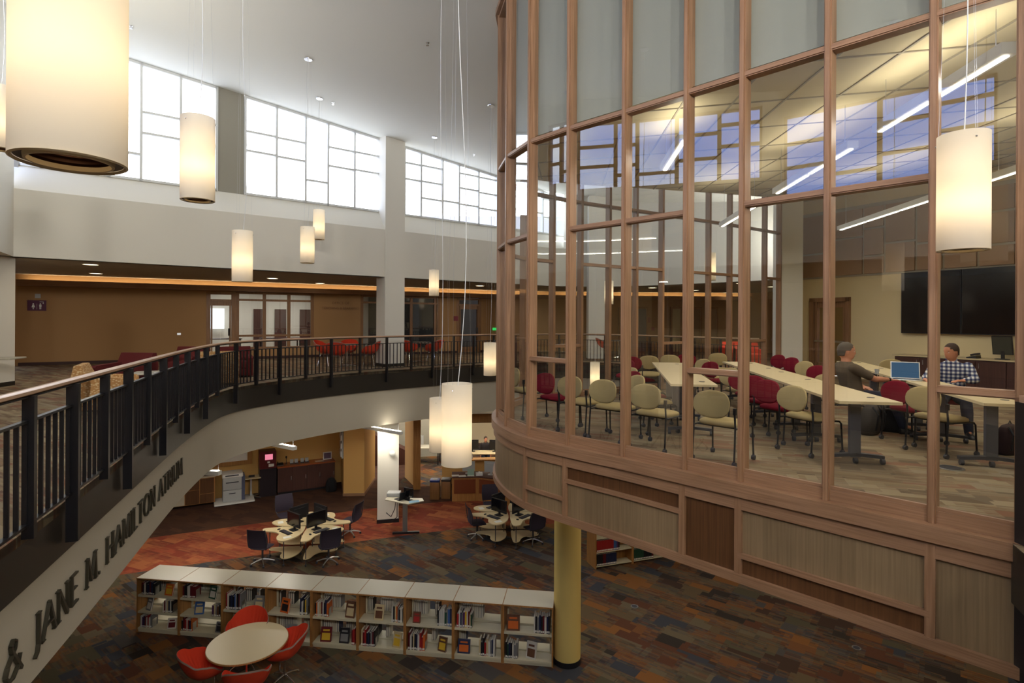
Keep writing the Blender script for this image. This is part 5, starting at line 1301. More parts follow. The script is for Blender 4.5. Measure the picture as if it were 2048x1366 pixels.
# ================================================================== TABLE AND RED SHELL CHAIRS
t = thing('round_table', 'large round cream table with four red shell chairs in front of the bookcases', 'table', (-4.66, 9.95, 0))
mb = MB(); mb.lathe([(.66, .705), (.672, .712), (.672, .728), (.665, .735)], seg=64); mb.mat(0); mb.build('edge', oak_case, t, smooth=40)
MB().lathe([(.66, .735), (.66, .738)], seg=64).build('tabletop', tabletop, t)
for a in (.4, 1.97, 3.54, 5.11): MB().tube([(.52 * math.cos(a), .52 * math.sin(a), .71), (.52 * math.cos(a), .52 * math.sin(a), .0)], .018, 12).build('leg', chrome, t, smooth=50)
G4 = 'red shell chairs around the round table'
c0 = shell_chair('red fluted shell armchair left of the large round table', (-5.2, 9.5, 0), facing((-5.3, 9.45), (-4.7, 9.9)), G4, s=1.05)
dup(c0, (-4.95, 10.5, 0), face(.1, -1), 'red fluted shell armchair behind the round table against the bookcases')
dup(c0, (-4.05, 10.05, 0), facing((-4.05, 10.05), (-4.7, 9.9)), 'red fluted shell armchair right of the large round table')
dup(c0, (-4.32, 9.2, 0), face(-.25, 1), 'red shell armchair in front of the round table, cut by the bottom edge')
# ================================================================== COMPUTER STATIONS
def blob(pts, z0, z1, mb, n=5):
    P = spline(pts + [pts[0]], n)[:-1]; mb.prism(P, z0, z1); return mb
def petal_desk(label, loc, rz, group='petal desks of the computer islands'):
    r = thing('computer_desk', label, 'desk', loc, rz, group)
    pts = [(0, 0), (.34, .10), (.62, .42), (.95, .30), (1.08, .52), (.80, .82), (.36, .86), (.08, .60), (-.06, .28)]
    pts = [(.04, .04), (.45, .02), (.82, .03), (1.12, .08), (1.08, .26), (.80, .36), (.62, .52), (.62, .76), (.52, .98), (.32, 1.02), (.10, .76), (.02, .4)]
    blob(pts, .71, .738, MB()).build('tabletop', tabletop, r, smooth=30)
    blob([(x * .8 + .06, y * .8 + .04) for x, y in pts], .19, .208, MB()).build('lower_shelf', tabletop, r, smooth=30)
    for x, y in ((.14, .16), (.95, .16), (.42, .84)): MB().tube([(x, y, .70), (x, y, .03)], .012, 8).sphere((x, y, .03), .03, 10, 6).build('leg', plastic_dark, r, smooth=50)
    return r
def keyboard(loc, rz, label, g='keyboards'):
    r = thing('keyboard', label, 'keyboard', loc, rz, g); MB().rbox(-.22, .22, -.075, .075, 0, .018, .012).build('base', plastic_black, r)
    MB().box(-.205, .14, -.06, .055, .018, .024).box(.15, .21, -.06, .055, .018, .024).build('keys', plastic_dark, r); return r
def mouse(loc, rz, label, g='computer mice'):
    mb = MB(); mb.sphere((0, 0, .012), (.03, .05, .018), 12, 8); o = mb.build('mouse', plastic_black, smooth=60); o.location = loc; o.rotation_euler = (0, 0, rz); return tag(o, label, 'mouse', g)
def paper(loc, rz, label, w=.21, h=.15, m=None, nm='paper', cat='paper'):
    o = MB().box(-w / 2, w / 2, -h / 2, h / 2, 0, .003).build(nm, m or plastic_white); o.location = loc; o.rotation_euler = (0, 0, rz); return tag(o, label, cat)
def island(cx, cy, a0, word, skip=(), n=4):
    nm = ['nearest left', 'nearest right', 'far right', 'far left']
    for k in range(n):
        a = a0 + k * PI / 2; R = Matrix.Rotation(a, 3, 'Z'); L = lambda x, y, z=0: (lambda v: (cx + v.x, cy + v.y, z))(R @ Vector((x, y, 0)))
        petal_desk('curved maple petal desk, %s of the %s computer island' % (nm[k], word), (cx, cy, 0), a)
        mp_ = L(.30, .30, .738); monitor(mp_, a + PI / 4 - PI / 2, 'black monitor on the %s desk of the %s computer island' % (nm[k], word), .58, .37, 'monitors of the computer islands')
        keyboard(L(.46, .46, .738), a - PI / 4, 'black keyboard on the %s desk of the %s computer island' % (nm[k], word))
        mouse(L(.70, .22, .738), a - PI / 4, 'black mouse on the %s desk of the %s computer island' % (nm[k], word))
        paper(L(.34, .80, .738), a + .4, 'white slip of paper on the %s desk of the %s computer island' % (nm[k], word), .2, .14)
i1, i2 = (-5.65, 15.55), (-.08, 16.75)
island(*i1, math.radians(-172), 'left'); island(*i2, math.radians(-176), 'right')
tc0 = task_chair('dark mesh task chair with its back to us at the left computer island', (*ray_floor(525, 1127, 0)[:2], 0), face(.12, 1))
for x, y, q, lb in ((*ray_floor(657, 1126, 0)[:2], (-.55, 1), 'dark mesh task chair turned sideways at the right of the left computer island'), (*ray_floor(700, 1070, 0)[:2], (-1, .25), 'dark mesh task chair at the far right of the left computer island'), (-6.9, 17.2, (.6, -.8), 'dark mesh task chair behind the monitors of the left island'),
                    (*ray_floor(955, 1076, 0)[:2], (1, .35), 'dark mesh task chair with a tilted back left of the right computer island'), (*ray_floor(1066, 1086, 0)[:2], (-.6, 1), 'dark mesh task chair in front of the right computer island by the column'), (-.65, 18.3, (.2, -1), 'dark mesh task chair behind the right computer island')):
    dup(tc0, (x, y, 0), face(*q), lb)
# ================================================================== STANDING DESK AT THE WHITE COLUMN
t = thing('standing_desk', 'narrow white standing desk by the white column', 'desk', (-3.2, 17.0, 0), .12)
MB().prism([(-.5, .62), (-.62, .0), (.1, -.5), (.55, -.22), (.5, .0), (.05, .1)], 1.0, 1.025).build('tabletop', white_top, t)
MB().box(-.08, .06, -.12, -.04, .06, 1.0).build('leg', alu, t); MB().box(-.38, .42, -.12, -.04, 0, .06).build('foot', plastic_black, t)
laptop((-3.35, 17.0, 1.026), .9, 'small black laptop open on the white standing desk', screen_off, plastic_black)
mb = MB(); mb.rbox(-.2, .2, -.15, .15, 0, .12, .03); o = mb.build('printer', plastic_grey, smooth=40); o.location = (-3.62, 17.3, 1.026); tag(o, 'small grey printer on the left end of the standing desk', 'printer')
monitor((-3.1, 16.9, 1.026), 2.6, 'black monitor box on the standing desk', .4, .3, s=.9)
paper((-2.9, 16.75, 1.026), .3, 'blue and white leaflet on the standing desk', .3, .2, mat('leaflet_blue', srgb(120, 160, 190), .6), 'leaflet', 'leaflet')
mb = MB(); mb.tube([(-3.55, 17.3, 1.0), (-3.6, 17.35, .6), (-3.75, 17.5, .3), (-3.95, 17.72, .35)], .012, 6); mb.tube([(-3.5, 17.2, 1.0), (-3.5, 17.2, .4), (-3.7, 17.4, .2)], .012, 6); tag(mb.build('cable', plastic_black, smooth=60), 'black cables hanging from the standing desk to the column outlet', 'cable')
mb = MB(); mb.lathe([(.09, 0), (.09, .04), (.05, .06)], seg=24); o = mb.build('speaker', plastic_white, smooth=40); o.matrix_world = Matrix.Translation(at(785, 906, 17.76)) @ Matrix.Rotation(PI / 2, 4, 'X'); tag(o, 'round white device high on the lower white column', 'speaker')
# ================================================================== BACK OF THE LOWER FLOOR
LBd = (Vector(LB[1]) - Vector(LB[0])).normalized(); LBn = Vector((LBd.y, -LBd.x)); lba = math.atan2(LBd.y, LBd.x)
def lbp(px, off):
    o = Vector(LB[0]) + LBn * off; r = (px - CX) / F; s = (r * o.y - o.x) / (LBd.x - r * LBd.y); return s, o + LBd * s
def lbthing(name, label, cat, px, off): s, p = lbp(px, off); return thing(name, label, cat, (p.x, p.y, 0), lba)
r = lbthing('cabinet', 'long dark cabinet with copper coloured top against the yellow wall', 'cabinet', 557, .62); Lc = lbp(671, .62)[0] - lbp(557, .62)[0]
MB().box(0, Lc, 0, .58, .08, .98).build('body', dark_cab, r); MB().box(-.02, Lc + .02, -.03, .6, .98, 1.02).build('top', mat('copper_laminate', srgb(158, 84, 42), .3), r); MB().box(.02, Lc, .04, .55, 0, .08).build('plinth', plastic_black, r)
for k in range(4):
    dd = MB().box(Lc * k / 4 + .008, Lc * (k + 1) / 4 - .008, -.018, 0, .1, .96).build('door', dark_cab, r); MB().box(Lc * (k + 1) / 4 - .05, Lc * (k + 1) / 4 - .035, -.035, -.018, .5, .64).build('handle', alu, dd)
def ontop(px, off): s, p = lbp(px, off); return (p.x, p.y, 1.022)
desk_phone(ontop(562, .35), lba, 'black telephone at the left end of the dark cabinet')
mb = MB(); mb.lathe([(.04, 0), (.012, .03), (.008, .2), (.03, .24), (.035, .29), (.01, .31)], seg=14); o = mb.build('desk_lamp', plastic_black, smooth=50); o.location = ontop(574, .3); tag(o, 'small black gooseneck device beside the telephone on the cabinet', 'device')
for px, lb in ((585, 'black charger stand on the cabinet, left one of the pair beside the telephone'), (594, 'black charger stand on the cabinet, right one of the pair'), (606, 'silver framed stand on the cabinet, left one'), (615, 'silver framed stand on the cabinet, right one')):
    r2 = thing('charger_stand', lb, 'device', ontop(px, .35), lba); MB().box(-.07, .07, -.05, .05, 0, .03).build('base', plastic_black, r2); MB().box(-.06, .06, 0, .03, .03, .17).build('panel', plastic_grey, r2)
paper(ontop(640, .4), lba, 'stack of white paper on the dark cabinet', .3, .2)
r2 = thing('picture_frame', 'small framed sign leaning at the right end of the dark cabinet', 'frame', ontop(656, .25), lba); MB().box(-.16, .16, -.02, .02, 0, .28).build('frame', plastic_white, r2); MB().box(-.13, .13, -.024, -.02, .03, .25).build('sheet', mat('mauve_sheet', srgb(96, 78, 96), .6), r2)
# kiosk
r = lbthing('kiosk', 'tall dark kiosk with a pink lit screen at the left end of the cabinet', 'kiosk', 521, .62)
MB().box(0, .56, 0, .55, 0, 1.0).build('body', mat('kiosk_black', srgb(34, 26, 32), .4), r); MB().box(0, .56, .05, .55, 1.0, 1.62).build('head', mat('kiosk_maroon', srgb(86, 22, 26), .4), r)
MB().box(.18, .44, .04, .05, 1.32, 1.52).build('display', emis('pink_screen', (.9, .25, .35, 1), .9), r); MB().box(.3, .48, .035, .05, 1.06, 1.16).box(.26, .34, .035, .05, 1.2, 1.26).build('slot_panel', plastic_white, r)
# side table, printer on a dolly, cream and brown cabinet
r = lbthing('side_table', 'small maple topped table between printer and kiosk', 'table', 483, .72); MB().box(.0, .66, 0, .5, .72, .745).build('tabletop', tabletop, r); MB().box(.32, .38, .2, .28, .05, .72).build('leg', alu, r)
for x in (-1, 1): MB().bar((.35, .24, .06), (.35 + x * .3, .0, .03), .05, .03).bar((.35, .24, .06), (.35 + x * .3, .45, .03), .05, .03).build('foot', alu, r)
r = lbthing('stapler', 'dark stapler on the small maple table', 'stapler', 505, .5); r.location.z = .745; MB().box(-.1, .1, -.03, .03, 0, .03).build('base', plastic_black, r); MB().box(-.1, .1, -.02, .02, .03, .07).build('arm', plastic_black, r)
r = lbthing('printer', 'tall white office printer on its low trolley beside the yellow wall', 'printer', 447, .95)
MB().rbox(0, .6, 0, .55, .09, .48, .03).rbox(0, .6, 0, .55, .49, .92, .03).build('body', plastic_grey, r, smooth=40); MB().rbox(-.02, .64, -.03, .58, .92, 1.05, .04).build('scanner_lid', plastic_white, r, smooth=40)
MB().box(.08, .5, -.035, -.02, .98, 1.02).build('output_slot', plastic_dark, r); MB().box(.1, .5, -.012, 0, .74, .77).box(.2, .4, -.012, 0, .36, .385).build('tray_handle', plastic_dark, r); MB().box(.6, .70, .02, .5, .1, .95).build('side_cover', mat('slate_blue', srgb(74, 80, 104), .5), r)
r = lbthing('trolley', 'low white platform trolley under the office printer', 'trolley', 438, 1.12); MB().rbox(-.12, 1.15, 0, .85, .03, .085, .04).build('platform', plastic_white, r, smooth=40)
r = lbthing('cabinet', 'low cabinet with cream and brown wood panels left of the printer', 'cabinet', 432, .75); r.scale = (1, 1, 1)
MB().box(-2.4, 0, 0, .6, .1, .98).build('body', oak_case, r); MB().box(-2.45, .03, -.03, .62, .98, 1.01).build('top', white_top, r)
for x0, x1, z0, z1, m in ((-2.35, -.92, .12, .62, white_top), (-2.35, -.92, .64, .95, walnut_panel), (-.9, -.48, .12, .58, walnut_panel), (-.9, -.48, .60, .95, walnut_panel), (-.46, -.04, .12, .42, walnut_panel), (-.46, -.04, .44, .95, walnut_panel)): MB().box(x0, x1, -.02, 0, z0, z1).build('door', m, r)
s, p = lbp(415, .5); paper((p.x, p.y, 1.012), lba, 'dark tray lying on top of the low cream cabinet', .5, .25, plastic_dark, 'tray', 'tray')
s, p = lbp(462, .02); r = thing('whiteboard', 'framed board with a pale surface on the yellow wall above the printer', 'board', (p.x, p.y, 1.12), lba); MB().box(-1.0, .72, -.05, 0, 0, 1.3).build('frame', oak_case, r); MB().box(-.85, .56, -.055, -.05, .16, 1.2).build('surface', plastic_white, r)
r = thing('leaflet_rack', 'pale leaflet rack on the side of the yellow pier', 'rack', (-6.27, 20.85, 1.35), math.radians(-70)); MB().box(-.32, .32, -.06, 0, 0, .95).build('back_panel', plastic_grey, r)
for k in range(3): MB().box(-.3, .3, -.1, -.06, .05 + k * .3, .25 + k * .3).build('pocket', plastic_white, r)
backpack((-6.75, 21.0, 0), .5, 'black bag on the floor at the right end of the dark cabinet', MATS['black_canvas'], 1.2)
# circulation desk and what stands on it
cd = [(-2.1, 19.9), (-1.2, 20.0), (-.5, 19.75), (.6, 19.2)]
r = thing('service_desk', 'angled wooden service desk with dark top beside the hanging lamps', 'desk')
for k, (a, b) in enumerate(zip(cd, cd[1:])):
    a, b = Vector(a), Vector(b); d = (b - a).normalized(); n = Vector((-d.y, d.x))
    mb = MB(); mb.add([(*a, 0), (*b, 0), (*(b + n * .6), 0), (*(a + n * .6), 0), (*a, .84), (*b, .84), (*(b + n * .6), .84), (*(a + n * .6), .84)], [(0, 1, 2, 3), (4, 5, 6, 7), (0, 1, 5, 4), (1, 2, 6, 5), (2, 3, 7, 6), (3, 0, 4, 7)]); mb.build('body', oak_case, r)
    L = (b - a).length; f = lambda s, z: (a.x + d.x * s - n.x * .012, a.y + d.y * s - n.y * .012, z)
    mb = MB(); mb.bar(f(.07, .53), f(L - .07, .53), .02, .5); mb.build('panel', mat('mahogany_panel', srgb(112, 58, 34), .4), r)
top_ = offset_line(cd, -.04); mb = MB(); slab(mb, top_, offset_line(cd, .66), .84, .88); mb.build('top', dark_cab, r)
monitor((-1.55, 20.35, .88), .1, 'silver backed monitor on the service desk, partly behind the big lamp', .45, .34, black=False); monitor((-.72, 20.2, .88), -.15 + PI * 0, 'silver backed monitor at the right on the service desk', .5, .38, black=False)
for x, y, lb in ((-2.0, 20.05, 'leftmost white form pile on the service desk'), (-1.75, 20.0, 'second white form pile on the service desk')): paper((x, y, .885), .2, lb, .26, .2)
r = thing('leaflet_stand', 'pale green leaflet holder on the service desk', 'leaflet holder', (-1.45, 20.05, .88), 0); MB().box(-.12, .12, 0, .02, 0, .24).build('panel', mat('pale_green', srgb(150, 176, 160), .5), r); MB().box(-.12, .12, -.05, .05, 0, .01).build('base', plastic_white, r)
r = thing('tissue_box', 'white box beside the leaflet holder on the service desk', 'box', (-1.15, 20.1, .88), .2); MB().rbox(-.12, .12, -.07, .07, 0, .1, .01).build('body', plastic_white, r); MB().sphere((0, 0, .11), (.04, .03, .03), 8, 6).build('tissue', plastic_white, r)
for x, y, c, lb in ((-2.75, 20.25, 'blue', 'waste bin with a blue rimmed lid beside the passage to the colourful room'), (-2.35, 20.35, 'dark', 'waste bin with a dark lid next to the service desk')):
    r = thing('waste_bin', lb, 'waste bin', (x, y, 0), 0, 'waste bins by the service desk'); MB().rbox(-.17, .17, -.17, .17, 0, .62, .03).build('body', door_wood, r, smooth=40); MB().rbox(-.18, .18, -.18, .18, .62, .70, .04).build('lid', mat('bin_lid_' + c, srgb(40, 56, 120) if c == 'blue' else srgb(50, 44, 44), .5), r, smooth=40); MB().cyl((0, 0, .70), .11, .004, 20).build('opening', plastic_black, r)
# room beyond: reading desk with chair and computers
def simple_desk(loc, rz, label, L=1.6, m=None):
    r = thing('desk', label, 'desk', loc, rz); MB().box(-L / 2, L / 2, -.35, .35, .72, .75).build('tabletop', m or white_top, r)
    for x in (-1, 1):
        for y in (-1, 1): MB().box(x * (L / 2 - .06) - .025, x * (L / 2 - .06) + .025, y * .3 - .025, y * .3 + .025, 0, .72).build('leg', plastic_black, r)
    return r
simple_desk((-3.95, 25.2, 0), 0, 'white topped desk with black legs in the colourful room beyond the passage', 1.5); monitor((-4.2, 25.2, .75), 0, 'silver backed monitor on the desk in the colourful room', .5, .4, black=False)
simple_desk((-1.2, 24.2, 0), .05, 'long office desk behind the counter window', 3.2, tabletop)
monitor((-1.7, 24.3, .75), .1, 'black monitor on the office desk behind the counter window, left', .55, .4); monitor((-.7, 24.3, .75), -.1, 'black monitor on the office desk behind the counter window, right', .5, .4)
r = thing('bottle', 'clear pump bottle on the counter behind the lamps', 'bottle', (-1.55, 22.08, .985)); MB().lathe([(.03, 0), (.032, .12), (.012, .15), (.01, .17)], seg=14).build('body', plastic_grey, r, smooth=50); MB().lathe([(.012, .17), (.012, .19)], seg=10).bar((0, 0, .2), (.04, 0, .2), .012, .012).build('pump', plastic_white, r)
for z in (1.85, 2.25):
    mb = MB(); mb.bar((-3.4, 28.6, z), (2.5, 29.0, z), .3, .04); tag(mb.build('wall_shelf', white_metal), '%s long pale shelf on the far wall beyond the counter window' % ('upper' if z > 2 else 'lower'), 'shelf')
# linear lamps of the lower floor
GL2 = 'linear lamps of the lower floor'
for a, b, za, lb in (((544, 891), (590, 900), 3.0, 'lit linear lamp above the dark cabinet, just under the balcony band'), ((726, 856), (803, 869), 3.0, 'lit linear lamp crossing in front of the lower white column'), ((400, 948), (440, 950), 2.95, 'lit linear lamp above the low cream cabinet at the left')):
    p, q = [ray_floor(x, y, za) for x, y in (a, b)]
    linear_light(p, q, lb, group=GL2, e=22, upe=5, cables=.35, split=2, up=True)
for (x0, y0_), (x1, y1_), lb in (((-9.5, 14.5), (-8.3, 15.6), 'linear lamp under the balcony at the far left'), ((-1.5, 23.2), (.5, 23.6), 'linear lamp in the office behind the counter window'), ((-3.6, 23.6), (-3.6, 25.6), 'linear lamp in the colourful room'), ((-5.5, 24), (-4.5, 24.3), 'linear lamp over the stair')):
    linear_light((x0, y0_, 3.3), (x1, y1_, 3.3), lb, group=GL2, e=38, upe=12, cables=.35)  # unseen lamps added to brighten the lower level
# unseen recessed lamps added under the meeting room to light the lower floor
for x, y in ((3.2, 9), (6, 11), (2.6, 12.5), (6, 7.5), (9, 12)):
    r = thing('recessed_lamp', 'round recessed lamp under the meeting room, %s' % {3.2: 'nearest the yellow column', 6: 'deep under it', 2.6: 'above the bound volumes', 9: 'farthest right'}[x] + (' on the near side' if y == 7.5 else ''), 'ceiling lamp', (x, y, ZB + .005), 0, 'recessed lamps under the meeting room'); MB().lathe([(.13, 0), (.10, -.012)], seg=24, capa=False, capb=False).build('trim_ring', white_metal, r); MB().cyl((0, 0, -.004), .1, .002, 24).build('diffuser', lamp_warm, r)
    area_light('recessed_light', (x, y, ZB - .03), (x, y, 0), .2, .2, 22, (1, .86, .66))
# ================================================================== UPPER LOUNGE
pat = mat('leaf_pattern_fabric', srgb(196, 150, 84), .9, spec=.1); N, L, b = nodes_of(pat)
t_ = N.new('ShaderNodeTexCoord'); v_ = N.new('ShaderNodeTexVoronoi'); v_.inputs['Scale'].default_value = 24; mp = N.new('ShaderNodeMapping'); mp.inputs['Scale'].default_value = (1, 1, 1.6)
rp_ = N.new('ShaderNodeValToRGB'); rp_.color_ramp.elements[0].color = srgb(214, 190, 146); rp_.color_ramp.elements[0].position = .25; rp_.color_ramp.elements[1].color = srgb(176, 132, 84); rp_.color_ramp.elements[1].position = .5
L.new(t_.outputs['Object'], mp.inputs[0]); L.new(mp.outputs[0], v_.inputs['Vector']); L.new(v_.outputs['Distance'], rp_.inputs[0]); L.new(rp_.outputs[0], b.inputs['Base Color'])
def armchair(label, x, y, rz, m, group='lounge armchairs', s=1):
    r = thing('armchair', label, 'armchair', (x, y, FU), rz, group, s=s)
    for sx_ in (-1, 1):
        mb = MB(); P = [(-.42, .04), (.40, .04), (.42, .52), (.38, .56), (-.28, .60), (-.44, .62)]
        a, b2 = sx_ * .29, sx_ * .41
        mb.rings([[(x_, y_, z_) for y_, z_ in P] for x_ in (a, a + sx_ * .015, b2 - sx_ * .015, b2)]); mb.build('arm', m, r, smooth=30)
    mb = MB(); mb.rings([[(x_, y_ , z_) for y_, z_ in ((-.40, .04), (-.24, .06), (-.20, .5), (-.34, .80), (-.44, .80), (-.50, .5))] for x_ in (-.41, -.38, .38, .41)]); mb.build('backrest', m, r, smooth=30)
    mb = MB(); mb.rbox(-.285, .285, -.26, .38, .24, .44, .05); mb.build('seat_cushion', m, r, smooth=50)
    MB().rbox(-.285, .285, -.25, .36, .05, .24, .02).build('base', m, r, smooth=50)
    for x_ in (-.36, .36):
        for y_ in (-.36, .36): MB().cyl((x_, y_, 0), .02, .05, 10).build('foot', plastic_dark, r)
    return r
def fl(px, py): return ray_floor(px, py, FU)
p = at(218, 700, 9.8); ac1 = armchair('patterned beige armchair nearest the left railing', p.x, p.y, face(.9, .5), pat, s=.98)
p = at(248, 700, 12.2); armchair('maroon armchair behind the patterned beige one at the left', p.x, p.y, math.radians(170), fab_maroon)
p = at(371, 700, 15.0); armchair('maroon armchair against the tan wall', p.x, p.y, math.radians(180), fab_maroon)
p = at(438, 700, 13.6); armchair('patterned beige armchair behind the railing bend', p.x, p.y, math.radians(30), pat)
p = at(470, 700, 15.2); armchair('maroon armchair before the office door', p.x, p.y, math.radians(-150), fab_maroon)
p = at(322, 700, 11.8); r = thing('coffee_table', 'low white coffee table between the lounge armchairs', 'table', (p.x, p.y, FU), .4); MB().rbox(-.5, .5, -.35, .35, .42, .45, .06).build('tabletop', white_top, r); MB().lathe([(.22, 0), (.22, .015), (.03, .03), (.03, .42)], seg=20).build('stem', chrome, r, smooth=40)
paper((p.x + .1, p.y - .1, FU + .451), .7, 'open magazine lying on the coffee table', .3, .22, plastic_white, 'magazine', 'magazine'); paper((p.x + .3, p.y + .12, FU + .451), .2, 'yellow leaflet on the coffee table', .15, .2, mat('yellow_leaflet', srgb(170, 170, 60), .6), 'leaflet', 'leaflet')
p = at(-62, 715, 11.5); r = thing('work_table', 'white topped table edge beside the left pilaster', 'table', (p.x, p.y, FU), .3); MB().rbox(-.8, .85, -.35, .35, .71, .74, .08).build('tabletop', white_top, r); MB().lathe([(.25, 0), (.25, .02), (.035, .04), (.035, .71)], seg=20).build('stem', chrome, r, smooth=40)
laptop((p.x - .38, p.y, FU + .742), 2.0, 'dark laptop on the white table at the left edge', screen_off, plastic_black)
mb = MB(); q = Vector((p.x + .28, p.y - .42, 0)); mb.tube([(q.x, q.y, FU + .7), (q.x + .03, q.y, FU + .5), (q.x - .08, q.y, FU + .3), (q.x - .02, q.y, FU + .02)], .006, 6); tag(mb.build('cable', plastic_dark, smooth=60), 'thin dark cable hanging from the white table at the left edge', 'cable')
# red chairs and tables by the storefront
def cafe_table(px, d, label):
    p = at(px, 700, d); r = thing('cafe_table', label, 'table', (p.x, p.y, FU)); MB().lathe([(.45, .71), (.46, .72), (.46, .735)], seg=36).build('tabletop', white_top, r, smooth=40); MB().cyl((0, 0, .03), .03, .68, 12).build('stem', chrome, r, smooth=40)
    for k in range(4): a = k * PI / 2 + .4; MB().tube([(0, 0, .05), (.3 * math.cos(a), .3 * math.sin(a), .02)], .015, 8).build('foot', chrome, r)
    return p
GR = 'red shell chairs on the upper lounge'
p = cafe_table(694, 18.6, 'small white round table among the red chairs left of the white column')
s0_ = shell_chair('red shell chair at the left of the small table before the storefront', (p.x - .75, p.y + .1, FU), face(1, -.15), GR, 'legs')
dup(s0_, (p.x - .1, p.y - .75, FU), face(-.1, 1), 'red shell chair with its back to the railing left of the white column')
dup(s0_, (p.x + .72, p.y + .15, FU), face(-1, 0), 'red shell chair just left of the white column')
dup(s0_, (p.x - .2, p.y + .8, FU), face(.1, -1), 'red shell chair behind the small round table')
p = cafe_table(842, 20.6, 'small white round table right of the white column')
dup(s0_, (p.x - .7, p.y + .1, FU), face(.9, .2), 'red shell chair right beside the white column')
dup(s0_, (p.x - .35, p.y - .6, FU), face(.4, .9), 'red shell chair second to the right of the white column')
dup(s0_, (p.x + .5, p.y - .35, FU), face(-1, .5), 'red shell chair at the right of the second small table')
p = cafe_table(1238, 23.2, 'small white table seen through the meeting room glass')
dup(s0_, (p.x - .7, p.y - .2, FU), face(1, .3), 'red shell chair seen through the left glass panes')
for px, d, lb in ((1470, 20.5, 'red lounge chair seen through the glass, left one'), (1500, 19.5, 'red lounge chair seen through the glass, right one')):
    p = at(px, 700, d); armchair(lb, p.x, p.y, math.radians(180), fab_red, 'red lounge chairs beyond the glass')
# signs
s_, z_ = onback(74, 611); p = bp(s_, .012); r = thing('restroom_sign', 'purple restroom sign with two white figures and an arrow', 'sign', (*p, z_), math.atan2(Bd.y, Bd.x))
MB().box(-.24, .24, -.012, 0, -.17, .17).build('plate', mat('sign_purple', srgb(84, 28, 62), .5), r)
wht = plastic_white; k_ = .1
mb = MB(); mb.cyl((-.09, -.013, .055), .02, .002, 14, 'y'); mb.add([(-.11, -.014, .03), (-.07, -.014, .03), (-.045, -.014, -.06), (-.135, -.014, -.06)], [(0, 1, 2, 3)]); mb.box(-.105, -.095, -.015, -.013, -.12, -.06); mb.box(-.085, -.075, -.015, -.013, -.12, -.06); mb.build('figure', wht, r)
mb = MB(); mb.cyl((.09, -.013, .055), .02, .002, 14, 'y'); mb.box(.06, .12, -.015, -.013, -.04, .03); mb.box(.068, .086, -.015, -.013, -.12, -.04); mb.box(.094, .112, -.015, -.013, -.12, -.04); mb.build('figure', wht, r)
MB().box(-.003, .003, -.015, -.013, -.12, .06).build('divider', wht, r)
MB().box(.07, .17, -.015, -.013, .115, .13).box(.155, .17, -.015, -.013, .07, .13).add([(.14, -.014, .08), (.185, -.014, .08), (.1625, -.014, .05)], [(0, 1, 2)]).build('arrow', wht, r)
s_, z_ = onback(76, 592); p = bp(s_, .01); o = MB().box(-.07, .07, -.03, 0, -.07, .07).build('alarm_box', plastic_grey); o.location = (*p, z_); o.rotation_euler = (0, 0, math.atan2(Bd.y, Bd.x)); tag(o, 'small pale alarm box above the restroom sign', 'alarm')
s_, z_ = onback(358, 668); p = bp(s_, .01); o = MB().box(-.06, .06, -.01, 0, -.04, .04).build('wall_socket', alu); o.location = (*p, z_); o.rotation_euler = (0, 0, math.atan2(Bd.y, Bd.x)); tag(o, 'small metal wall socket plate on the tan wall', 'wall socket')
def text_obj(name, body, size, loc, rot, m, ext=.004, parent=None):
    c = bpy.data.curves.new(name, 'FONT'); c.body = body; c.size = size; c.extrude = ext; c.align_x = 'CENTER'; c.align_y = 'CENTER'
    o = bpy.data.objects.new(name, c); COL.objects.link(o); c.materials.append(m); o.location = loc; o.rotation_euler = rot
    me = bpy.data.meshes.new_from_object(o); bpy.data.objects.remove(o); o = bpy.data.objects.new(name, me); COL.objects.link(o); o.location = loc; o.rotation_euler = rot
    if parent: o.parent = parent
    return o
s_, z_ = onback(681, 612); p = bp(s_, .02); r = thing('wall_lettering', 'raised lettering OFFICE OF TEACHING & LEARNING on the tan wall', 'lettering', (*p, z_), math.atan2(Bd.y, Bd.x))
text_obj('text_line', 'OFFICE OF', .15, (0, -.01, .12), (PI / 2, 0, 0), door_wood, parent=r); text_obj('text_line', 'TEACHING & LEARNING', .138, (0, -.01, -.1), (PI / 2, 0, 0), door_wood, parent=r)
for px, py, w, h, col, nm, lb, cat in ((911, 637, .22, .22, srgb(120, 30, 44), 'door_sign', 'small maroon door sign left of the second office door', 'sign'), (990, 658, .3, .12, None, 'exit_sign', 'small green lit exit sign by the wooden glass wall', 'exit sign'),
                                        (1297, 640, .2, .26, srgb(120, 60, 50), 'door_sign', 'small maroon door sign beyond the meeting room glass, upper', 'sign'), (1306, 658, .16, .16, srgb(130, 50, 50), 'door_sign', 'small maroon door sign beyond the meeting room glass, lower', 'sign')):
    if px < 1000: s_, z_ = onback(px, py); p = bp(s_, .03)
    else: q = at(px, py, 28.22); p, z_ = (q.x, q.y), q.z
    o = MB().box(-w / 2, w / 2, -.015, 0, -h / 2, h / 2).build(nm, mat('sign_' + str(px), col, .5) if col else emis('exit_green', (.03, .5, .1, 1), 1.2)); o.location = (*p, z_); o.rotation_euler = (0, 0, math.atan2(Bd.y, Bd.x) if px < 1000 else 0); tag(o, lb, cat)
